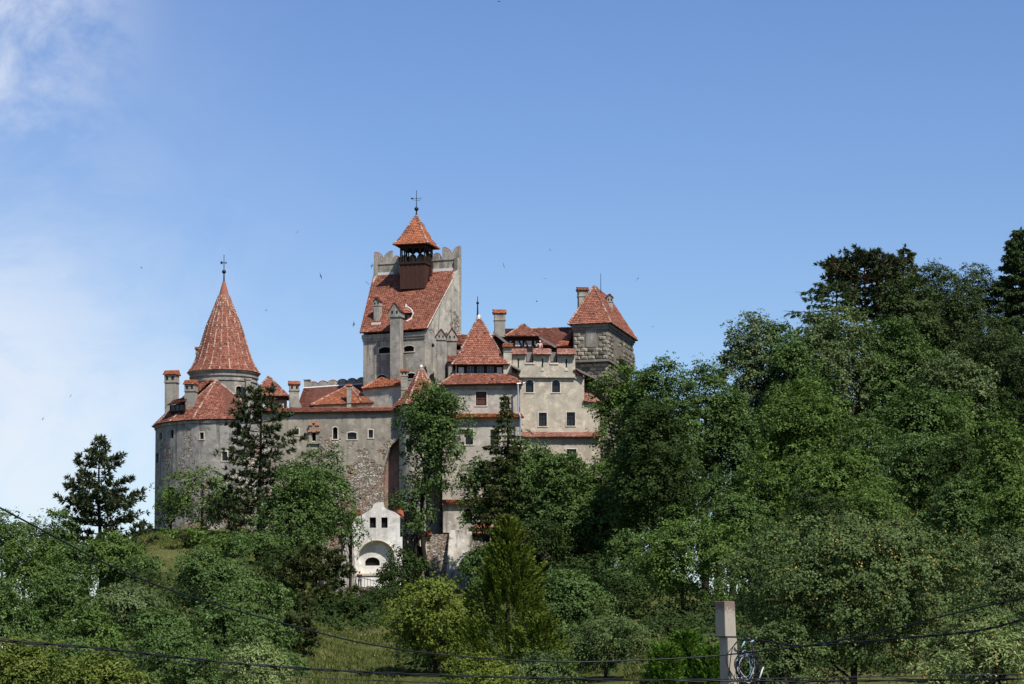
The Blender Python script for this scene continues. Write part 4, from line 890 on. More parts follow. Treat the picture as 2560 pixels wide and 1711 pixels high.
# ---- white gabled front
t = thing('white_gabled_front', (X(930, 279), 279, 12), 'bright white curved gable front with two square windows over a wide blind arch', 'gatehouse')
fm = Plane(c2(857, 279), c2(1006, 278.6)); zk = Z(1343, 279)
def q2(px, py): return (find_s(fm, px), Z(py, 279))
mb = MB()
oA = opening(fm, 941, 1397, 92, 90); oA = (*oA, .5*(oA[3]-oA[2])); wall_grid(mb, fm, Z(1480, 279), zk, [oA], .75)
fw = Plane(fm(oA[0], 0, .75)[:2], fm(oA[1], 0, .75)[:2]); oB = opening(fw, 931, 1404, 37, 21); oB = (*oB, .62*(oB[3]-oB[2])); wall_grid(mb, fw, oA[2]-.1, oA[3]+.1, [oB], .4)
wins = [opening(fm, px, 1307, 16, 26) for px in (932, 961)]
# upper gable: plain strips round the two windows
zlo, zhi = wins[0][2], wins[0][3]; sl_, sr_ = find_s(fm, 868), find_s(fm, 1004)
class Sub:
    pass
f3 = Plane(fm(sl_, 0)[:2], fm(sr_, 0)[:2]); w3 = [(o[0]-sl_, o[1]-sl_, o[2], o[3]) for o in wins]
e0s, e1s = find_s(f3, 892), find_s(f3, 1000)
wall_grid(mb, f3, zk, zhi+.05, w3, .4, s0=e0s, s1=e1s)
g = [(892, 0), (1000, 0), (1000, 1291), (987, 1281), (967, 1274), (960, 1268), (958, 1256), (941, 1257), (934, 1262), (930, 1272), (914, 1282), (900, 1291), (892, 1292)]
pr = [(e0s, zhi+.05), (e1s, zhi+.05)]+[(find_s(f3, a), max(zhi+.06, Z(b, 279))) for a, b in g[2:]]; extr(mb, f3, pr, 0, .5)
extr(mb, f3, [(0, zk), (e0s, zk), (e0s, zhi+.05), (e0s-.6, zhi-.9)], 0, .5)
mb.build('wall', PL_WHITE, t)
mb = MB(); mb.add([fm(0, Z(1480, 279), 0), fm(0, Z(1480, 279), 5), fm(0, zk, 5), fm(0, zk, 0)], [(0, 1, 2, 3)]); mb.hexa([P(846, 1478, 278), P(893, 1478, 278), P(893, 1478, 279.2), P(846, 1478, 279.2), P(862, 1352, 278.8), P(884, 1352, 278.8), P(884, 1352, 279.3), P(862, 1352, 279.3)])
mb.build('buttress', PL_OLDW, t)
for o in w3: window(t, f3, o, 'dark', False)
window(t, fw, oB, 'dark', False)
mb = MB(); bar(mb, fm, oA[0]-.1, oA[1]+.1, Z(1440, 279), Z(1435, 279), -.12, .7)
r = (oA[1]-oA[0])/2; m = (oA[0]+oA[1])/2; mb.tube([fm(m+(r+.05)*math.cos(x), oA[3]-oA[4]+(oA[4]+.05)*math.sin(x), -.02) for x in [math.pi*i/14 for i in range(15)]], .10, 6); mb.build('arch_moulding', CR, t)
mb = MB(); tile_face(mb, (P(866, 1330, 279.4), P(902, 1296, 279.4), P(902, 1275, 284), P(872, 1290, 284))); tile_face(mb, (P(1003, 1290, 279.4), P(1010, 1296, 279.4), P(1008, 1270, 284), P(985, 1268, 284))); mb.build('roof', T_BRIGHT, t)
t = thing('terrace_wall', P(915, 1530, 277), 'broken dry stone terrace wall below the white gabled front', 'terrace wall')
mb = MB()
rs = random.Random(3)
for j in range(9):
    y = 1534-j*7.6; x = 851+rs.random()*4
    while x < 1002-(j < 2)*30:
        w_ = 7+rs.random()*11; p = P(x+w_/2, y, 277.2+rs.random()*.3); mb.box((p.x, p.y+.5, p.z), (w_*.0462-.03, 1.1+rs.random()*.25, .33), (rs.random()-.5)*.08, rs.random()); x += w_
mb.prism([c2(851, 278), c2(1004, 278), c2(1004, 281), c2(851, 281)], Z(1545, 278), Z(1468, 278))
mb.build('stonework', RUBBLE, t)
def railing(name, pts, h, step, label, mat=IRON, cat='railing'):
    t = thing(name, pts[0], label, cat); mb = MB(); mb2 = MB(); pts = [Vector(p) for p in pts]
    for a, b in zip(pts, pts[1:]):
        n = max(1, int((b-a).length/step))
        for zz in (.1, h): mb2.tube([a+V(0, 0, zz), b+V(0, 0, zz)], .035, 5)
        for i in range(n+1): p = a+(b-a)*i/n; mb.tube([p, p+V(0, 0, h+.12)], .022, 4)
    mb.build('bars', mat, t); mb2.build('rail', mat, t)
railing('iron_railing', [P(853, 1468, 277), P(897, 1468, 277), P(962, 1484, 276.4)], 1.15, .32, 'thin iron railing on the terrace wall below the white gabled front')
t = thing('floodlight_pole', P(873, 1566, 271), 'thin dark pole with a boxy floodlight, in front of the terrace wall', 'floodlight')
mb = MB(); mb.tube([P(873, 1590, 271), P(873, 1488, 271)], [.05, .04], 6); mb.build('pole', IRON, t); mb = MB(); p = P(873, 1484, 271); mb.box(p, (.52, .35, .5), .2); mb.box(p+V(0, 0, .28), (.6, .42, .06), .2); lh = mb.build('lamp_housing', IRON, t)
mb = MB(); mb.box(p+V(.04, .2, 0), (.42, .03, .38), .2); mb.build('glass', GLASS, lh)
t = thing('retaining_wall', P(1450, 1480, 276), 'shaded stone retaining wall under the trees below the right wing', 'retaining wall')
walls(t, [c2(1290, 277), c2(1420, 276), c2(1420, 280), c2(1290, 280)], 6, Z(1398, 277), RUBBLE)
walls(t, [c2(1420, 276.4), c2(1600, 272), c2(1600, 279), c2(1420, 279.4)], 6, Z(1432, 275), RUBBLE, name='side_wall')
mb = MB(); mb.prism(rect(X(1338, 277), 278, 1.5, 1.2, 0), Z(1400, 277), Z(1338, 277)); mb.box((X(1338, 277), 278, Z(1336, 277)), (1.8, 1.5, .2)); mb.build('gate_pier', PL_OLDW, t)
railing('path_railing', [P(1425, 1432, 275.8), P(1600, 1432, 271.6)], 1.1, .35, 'long iron railing on the shaded retaining wall at right')

# ---------------------------------------------------------------- people
SKIN = simple('skin', (.42, .24, .16), .6, var=.05); HAIR = simple('hair', (.03, .02, .015), .8)
def person(loc, label, shirt, trousers, arms, cap=None, group=None):
    t = thing('person', loc, label, 'person', group)
    def skinned(name, verts, edges, rad, mat, root=0):
        me = D.meshes.new(name); me.from_pydata(verts, edges, []); o = D.objects.new(name, me); COL.objects.link(o); o.parent = t; me.materials.append(mat)
        m = o.modifiers.new('skin', 'SKIN'); m.use_smooth_shade = True
        for i, r in enumerate(rad): me.skin_vertices[0].data[i].radius = (r if isinstance(r, tuple) else (r, r))
        me.skin_vertices[0].data[root].use_root = True
        o.modifiers.new('sub', 'SUBSURF').render_levels = 1; return o
    sh = {-1: arms[0], 1: arms[1]}
    vs = [(0, 0, .95), (0, 0, 1.2), (0, 0, 1.42), (0, -.01, 1.53), (0, -.02, 1.62), (0, -.02, 1.70)]; ed = [(i, i+1) for i in range(5)]; rd = [(.16, .11), (.15, .1), (.17, .11), .055, .085, .075]
    for s in (-1, 1):
        b = len(vs); e, h = sh[s]; vs += [(.19*s, 0, 1.42), e, h]; ed += [(2, b), (b, b+1), (b+1, b+2)]; rd += [.065, .05, .035]
        b = len(vs); vs += [(.1*s, 0, .86), (.11*s, -.01, .47), (.12*s, .02, .07), (.12*s, -.14, .04)]; ed += [(0, b), (b, b+1), (b+1, b+2), (b+2, b+3)]; rd += [.095, .06, .045, .04]
    skinned('body', vs, ed, rd, SKIN)
    vs = [(0, 0, .92), (0, 0, 1.2), (0, 0, 1.43)]; ed = [(0, 1), (1, 2)]; rd = [(.18, .13), (.175, .125), (.185, .125)]
    for s in (-1, 1): b = len(vs); e, h = sh[s]; vs += [(.2*s, 0, 1.43), e]; ed += [(2, b), (b, b+1)]; rd += [.08, .062]
    skinned('shirt', vs, ed, rd, shirt)
    vs = [(0, 0, .95)]; ed = []; rd = [(.18, .13)]
    for s in (-1, 1): b = len(vs); vs += [(.1*s, 0, .86), (.11*s, -.01, .47), (.12*s, .02, .1)]; ed += [(0, b), (b, b+1), (b+1, b+2)]; rd += [.11, .078, .07]
    skinned('trousers', vs, ed, rd, trousers)
    o = wloc(t); mb = MB(); mb.lathe((o.x, o.y-.01), [(.112, o.z+1.66), (.118, o.z+1.72), (.09, o.z+1.79), (.02, o.z+1.82)], 12)
    if cap: mb.box((o.x, o.y-.15, o.z+1.68), (.15, .13, .02))
    mb.build('cap' if cap else 'hair', cap or HAIR, t, True)
WHITE = simple('white_cotton', (.75, .73, .70)); PINK = simple('pink_cotton', (.62, .40, .36)); REDC = simple('red_cotton', (.50, .03, .03)); DEN = simple('denim', (.06, .08, .14))
person((X(1350, 296), 296, Z(852, 296)-1.82), 'person in a white cap and pink shirt leaning on the terrace behind the beige merlons', PINK, DEN, (((-.42, -.16, 1.30), (-.66, -.3, 1.36)), ((.30, .02, 1.12), (.30, -.12, .92))), WHITE)
person((X(1497, 273.9), 275.0, Z(1432, 275)), 'person in a red shirt at the path railing under the trees', REDC, DEN, (((-.28, 0, 1.15), (-.3, -.1, .95)), ((.28, 0, 1.15), (.3, -.1, .95))))
person((X(899, 277.9), 277.9, Z(1468, 278)), 'person in dark clothes standing on the terrace by the white gabled front', simple('black_cotton', (.02, .02, .022)), DEN, (((-.28, 0, 1.15), (-.3, -.1, .95)), ((.28, 0, 1.15), (.2, -.2, 1.1))))
# rocks
def rock(px, py, Y, sz, seed, label):
    r = np.random.default_rng(seed); n, k = 26, 14; vs = []
    c = P(px, py, Y); ph = r.uniform(0, 6, 8)
    for i in range(k+1):
        a = math.pi*i/k
        for j in range(n):
            b = 2*math.pi*j/n; d = 1+.22*math.sin(3*b+ph[0]+2*a)+.16*math.sin(5*b+ph[1]-3*a)+.12*math.sin(9*b+ph[2]+7*a)+r.uniform(-.09, .09)
            vs.append((c.x+sz[0]*d*math.sin(a)*math.cos(b), c.y+sz[1]*d*math.sin(a)*math.sin(b), c.z+sz[2]*d*math.cos(a)))
    mb = MB(); mb.add(vs, [(i*n+j, i*n+(j+1) % n, (i+1)*n+(j+1) % n, (i+1)*n+j) for i in range(k) for j in range(n)]); tag(mb.build('rock_outcrop', ROCK), label, 'rock', 'limestone outcrops on the slope')
rock(352, 1492, 262, (1.6, 1.4, 1.3), 1, 'pale limestone outcrop on the left slope below the bastion grass'); rock(470, 1418, 284, (1.4, 1, .8), 2, 'grey rock at the foot of the round bastion')
rock(775, 1642, 188, (.5, .5, .75), 3, 'small blue grey rock at the edge of the lower grass'); rock(820, 1480, 276, (1.6, 1.2, 2.2), 4, 'rock mass left of the white gabled front')
# ================================================================ TREES
def unit(v): return v/np.maximum(np.linalg.norm(v, axis=-1, keepdims=True), 1e-6)
def leafquads(c, d, nrm, ln, wd):
    """leaf blades: centre c, long axis d, normal nrm; a diamond folded slightly along its midrib"""
    d = unit(d); s = unit(np.cross(nrm, d)); k = len(c); ln = np.reshape(ln, (-1, 1)); wd = np.reshape(wd, (-1, 1)); nn = unit(np.cross(d, s))
    v = np.empty((k, 4, 3)); v[:, 0] = c-d*ln/2; v[:, 1] = c+s*wd/2+nn*wd*.15-d*ln*.05; v[:, 2] = c+d*ln/2; v[:, 3] = c-s*wd/2+nn*wd*.15-d*ln*.05
    return v.reshape(-1, 3), np.arange(k*4).reshape(-1, 4)
def sph(r, n):
    v = r.normal(size=(n, 3)); return unit(v)
def woodtubes(paths, name, mat, parent):
    mb = MB()
    for pts, rs in paths: mb.tube(pts, rs, 5 if rs[0] < .12 else 7, caps=False)
    off = wloc(parent); mb.v = [(x+off.x, y+off.y, z+off.z) for x, y, z in mb.v]
    return mb.build(name, mat, parent, True)
def bend(p0, p1, r, sag=.1, n=4, amp=.06):
    p0, p1 = np.array(p0, float), np.array(p1, float); L_ = np.linalg.norm(p1-p0); m = r.normal(size=3)*L_*amp; out = []
    for i in range(n+1):
        t = i/n; out.append(Vector(p0+(p1-p0)*t+m*math.sin(math.pi*t)+np.array([0, 0, -sag*L_*math.sin(math.pi*t)])))
    return out
def clumpleaves(r, cc, rc, per, leaf, center, flat=.7, up=.5, asp=.62, spray=7):
    """per = leaves in a clump; they sit in flat sprays over the upper, outer side of the clump"""
    k = len(cc); ns = max(1, int(per/spray)); m = k*ns
    base = np.repeat(cc, ns, 0); rr = np.repeat(rc, ns)[:, None]; out = unit(base-center+1e-3)
    o = unit(sph(r, m)+out*.35+np.array([0, 0, .40])); sc = base+o*rr*(.62+.42*r.random((m, 1)))*np.array([1, 1, flat])
    sn = unit(.75*o+.35*out+np.array([0, 0, up])+.30*r.normal(size=(m, 3)))
    n = m*spray; c0 = np.repeat(sc, spray, 0); nn = np.repeat(sn, spray, 0)
    a1 = unit(np.cross(nn, r.normal(size=(n, 3)))); rad = leaf*1.35*r.random((n, 1))**.5
    c = c0+a1*rad-np.array([0, 0, 1])*rad*.25+nn*leaf*.25*r.normal(size=(n, 1))
    nrm = unit(nn+.33*r.normal(size=(n, 3))); d = a1+.4*r.normal(size=(n, 3)); ln = leaf*(.65+.6*r.random(n))
    v, q = leafquads(c, d, nrm, ln, ln*asp)
    rnd = np.clip(.30*np.repeat(r.random(k), ns*spray)+.35*np.repeat(r.random(m), spray)+.35*r.random(n), 0, 1)
    return v, q, np.repeat(rnd, 4)
def join(parts):
    V_, Q_, R_ = [], [], []; o = 0
    for v, q, rn in parts: V_.append(v); Q_.append(q+o); R_.append(rn); o += len(v)
    return np.concatenate(V_), np.concatenate(Q_), np.concatenate(R_)
def broad(t, r, H, cb, Rx, mat, Y, leaf=None, dens=1.0, lobes=9, trunk=True, sparse=0, keys=None, rough=1.0, asp=.62, tr=None):
    """broadleaf: lobes round a centre, twig clumps on each lobe, leaves in each clump, limbs to the lobes"""
    leaf = (leaf or .31*(Y/300)**.8)*1.08; a = (H-cb)/2; ctr = np.array([0, 0, cb+a]); S = np.array([Rx, Rx*.85, a])
    lc = []; lr = []
    for i in range(lobes):
        d = sph(r, 1)[0]; d[2] = d[2]*.9+.1; k = .35+.27*r.random(); lc.append(ctr+d*k*S*np.array([1.15, 1.1, 1.08])); lr.append((.34+.22*r.random())*rough)
    lc.append(ctr+np.array([0, 0, .45])*S*np.array([1, 1, 1])); lr.append(.5); lc.append(ctr-np.array([0, 0, .1])*S); lr.append(.6)
    lc, lr = np.array(lc), np.array(lr)
    rc0 = np.clip(.21*Rx, 3.4*leaf, 6.2*leaf)
    area = 4*math.pi*(Rx*a)**1.0; ncl = int(area/(rc0**2)*1.25*(1-sparse)); ncl = max(30, ncl)
    li = r.choice(len(lc), ncl, p=lr**2/np.sum(lr**2)); d = sph(r, ncl); d[:, 2] += .22; d = unit(d)
    rad = .72+.34*r.random(ncl); cc = lc[li]+d*(lr[li]*rad)[:, None]*S
    # drop clumps buried deep or outside the envelope, keep the viewer side fuller
    e = np.linalg.norm((cc-ctr)/S, axis=1); keep = (e < 1.12+.14*r.random(ncl)) & (e > .38) & ((cc[:, 1] < .35*Rx) | (r.random(ncl) < .55))
    cc = cc[keep]; ncl = len(cc); rc = rc0*(.6+.75*r.random(ncl))
    per = int(np.clip(44*dens*(rc0/leaf/3.2)**2, 14, 190))
    v, q, rn = clumpleaves(r, cc, rc, per, leaf, ctr, asp=asp); parts = [(v, q, rn)]
    # stray twig ends to break the outline
    ns = int(ncl*1.6); dd = sph(r, ns); dd[:, 2] = np.abs(dd[:, 2])*.8+dd[:, 2]*.2; pc = cc[r.integers(0, ncl, ns)]+dd*rc0*1.05
    parts.append(clumpleaves(r, pc, np.full(ns, rc0*.30), 5, leaf*.85, ctr, asp=asp, spray=5))
    v, q, rn = join(parts); crown = fastmesh('crown', v, q, rn, mat, t)
    if keys is not None:
        nk = int(ncl*3.5); kc = cc[r.integers(0, ncl, nk)]+sph(r, nk)*rc0*.95; m_ = kc[:, 1] < .3*Rx; kc = kc[m_]
        v, q, rn = clumpleaves(r, kc, np.full(len(kc), leaf*.7), 3, leaf*.66, ctr, asp=.8, spray=3); fastmesh('seed_keys', v, q, rn, keys, t)
    if trunk:
        r0 = tr or max(.10, H*.014); top = (r.normal()*.2, r.normal()*.2, cb+a*1.25); tp = bend((0, 0, -1.2), top, r, 0, 6, .022); n_ = len(tp)
        paths = [(tp, [r0*1.3*(1-.8*i/n_)+.03 for i in range(n_)])]
        for i in range(min(len(lc)-1, 12)):
            k = 2+int(r.integers(0, 4)); k = min(k, n_-2); st = tp[k]; paths.append((bend(st, lc[i], r, -.04), [r0*.5, r0*.38, r0*.3, r0*.2, r0*.12]))
            near = np.argsort(np.linalg.norm(cc-lc[i], axis=1))[:26:3]
            for j in near: paths.append((bend(lc[i]*.85+np.array(st)*.15, cc[j], r, 0, 3), [r0*.16, r0*.12, r0*.08, r0*.04]))
        woodtubes(paths, 'trunk', BARK, t)
def conifer(t, r, H, cb, Rx, mat, Y, kind='pine', bark=None, gap=.9, dens=1.0, taper=.8, irregular=.25):
    """layered conifer: whorls of limbs, side twigs, tufts of needles"""
    px = Y/2400    # metres per rendered pixel
    nl = .66*(px/.125)**.7*(1 if kind != 'larch' else .8); nw = nl*.26; C, Dn, W_ = [], [], []; paths = []
    r0 = H*.013+.05; lean = r.normal(size=2)*.25; tp = [Vector((lean[0]*math.sin(i), lean[1]*math.sin(i*1.3), -1+(H+.6)*i/6)) for i in range(7)]; paths.append((tp, [r0*1.2*(1-.92*i/6)+.015 for i in range(7)]))
    z = cb
    while z < H-.3:
        f = (z-cb)/(H-cb); env = Rx*((1-f)**taper)*(.55+.45*min(1, f*5+.4)) if kind != 'scots' else Rx*math.sqrt(max(.05, 1-(2*f-.9)**2))
        nb = int(r.integers(4, 7))+(2 if kind in ('spruce', 'larch') else 1); a0 = r.random()*6.28
        for b in range(nb):
            az = a0+6.283*b/nb+r.normal()*.25; Lb = max(.4, env*(1-irregular+2*irregular*r.random())); dr = np.array([math.cos(az), math.sin(az), 0])
            if dr[1] > .5 and r.random() < .35: continue
            if kind == 'pine': zr = .10*Lb; zc = .16*Lb
            elif kind == 'scots': zr = .25*Lb; zc = .1*Lb
            else: zr = -.12*Lb; zc = .12*Lb
            m = 5; bp = []
            for i in range(m+1):
                s = i/m; bp.append(Vector((tp[0].x*0+dr[0]*Lb*s, dr[1]*Lb*s, z+zr*s+zc*(s*s*1.4-s*.4)*(1 if kind != 'larch' else .6))))
            paths.append((bp, [r0*.22*(1-f*.6)*(1-.85*i/m)+.012 for i in range(m+1)]))
            nt_ = int(np.clip(Lb/(nl*.26), 4, 30)*dens); side = np.array([-dr[1], dr[0], 0])
            s = .22+.78*r.random(nt_)**.75; lat = (r.random(nt_)-.5)*1.0*Lb*.55*(1-s*.55)
            base_ = np.stack([np.interp(s, np.linspace(0, 1, m+1), [p[k] for p in bp]) for k in range(3)], 1)+side*lat[:, None]
            base_[:, 2] += np.abs(lat)*(.12 if kind in ('pine', 'scots') else -.28)+r.normal(size=nt_)*nl*.12
            C.append(base_); dd = dr*1.0+side*(np.sign(lat)*.8)[:, None]; dd[:, 2] += .55 if kind in ('pine', 'scots') else (-.45 if kind == 'larch' else -.05); Dn.append(dd)
        z += gap*(.75+.5*r.random())*(1-.35*f)
    top = np.array([[0, 0, H-.2-i*.3] for i in range(4)]); C.append(top); Dn.append(np.tile([[0, 0, 1.]], (4, 1)))
    C = np.concatenate(C); Dn = unit(np.concatenate(Dn)); k = 13 if kind in ('pine', 'scots') else 8
    n = len(C)*k; c = np.repeat(C, k, 0); d = np.repeat(Dn, k, 0)
    if kind in ('pine', 'scots'): dd = unit(d*1.0+sph(r, n)*.95); ln = nl*(.7+.5*r.random(n)); cen = c+dd*(ln*.5)[:, None]
    else:
        dd = unit(d*1.1+sph(r, n)*.7+np.array([0, 0, -.25 if kind == 'larch' else -.05])); ln = nl*(.65+.5*r.random(n)); cen = c+dd*(ln*.45)[:, None]+sph(r, n)*nl*.25
    v, q = leafquads(cen, dd, sph(r, n)+np.array([0, 0, .4]), ln, np.full(n, nw)*(.8+.5*r.random(n)))
    rn = np.repeat(np.clip(.5*np.repeat(r.random(len(C)), k)+.5*r.random(n), 0, 1), 4)
    fastmesh('crown', v, q, rn, mat, t); woodtubes(paths, 'trunk', bark or BARK, t)
def thuja(t, r, H, cb, Rx, mat, Y, power=.75, leaf=None, lobes=0, dens=1.0):
    """cypress like: upright feathery sprays in plumes over a cone"""
    leaf = leaf or .42*(Y/300)**.8; npl = int(9*(Rx*H)/(leaf*3.2)**2*dens)+60; f = r.random(npl)**.85; az = r.random(npl)*6.283
    rad = Rx*np.clip(1-f, .02, 1)**power*(.55+.47*r.random(npl))*(1+.2*np.sin(3*az+11*f)+.13*np.sin(5*az-17*f)); pc = np.stack([rad*np.cos(az), rad*np.sin(az), cb+(H-cb)*f*.96], 1); pc = pc[(pc[:, 1] < .4*Rx)]
    k = 46; n = len(pc)*k; c = np.repeat(pc, k, 0); out = c*np.array([1, 1, 0]); out = unit(out+1e-3)
    tt = r.random(n); ax = unit(out*.75+np.array([0, 0, 1.0])); Lp = leaf*(3.6+2*np.repeat(r.random(len(pc)), k))
    c = c+ax*((tt-.35)*Lp)[:, None]+sph(r, n)*(leaf*.95*(1.1-tt))[:, None]
    d = unit(ax*.8+out*.35+sph(r, n)*.65); v, q = leafquads(c, d, out+sph(r, n)*.8, leaf*(.7+.7*r.random(n)), leaf*.36*(.8+.6*r.random(n)))
    rn = np.repeat(np.clip(.35*np.repeat(r.random(len(pc)), k)+.4*tt+.3*r.random(n), 0, 1), 4); m = np.repeat(c[:, 2] < H*1.02, 4)
    fastmesh('crown', v, q, rn, mat, t)
    woodtubes([([Vector((0, 0, -1+(H)*i/5)) for i in range(6)], [max(.05, Rx*.07)*(1-.85*i/5) for i in range(6)])], 'trunk', BARK, t)
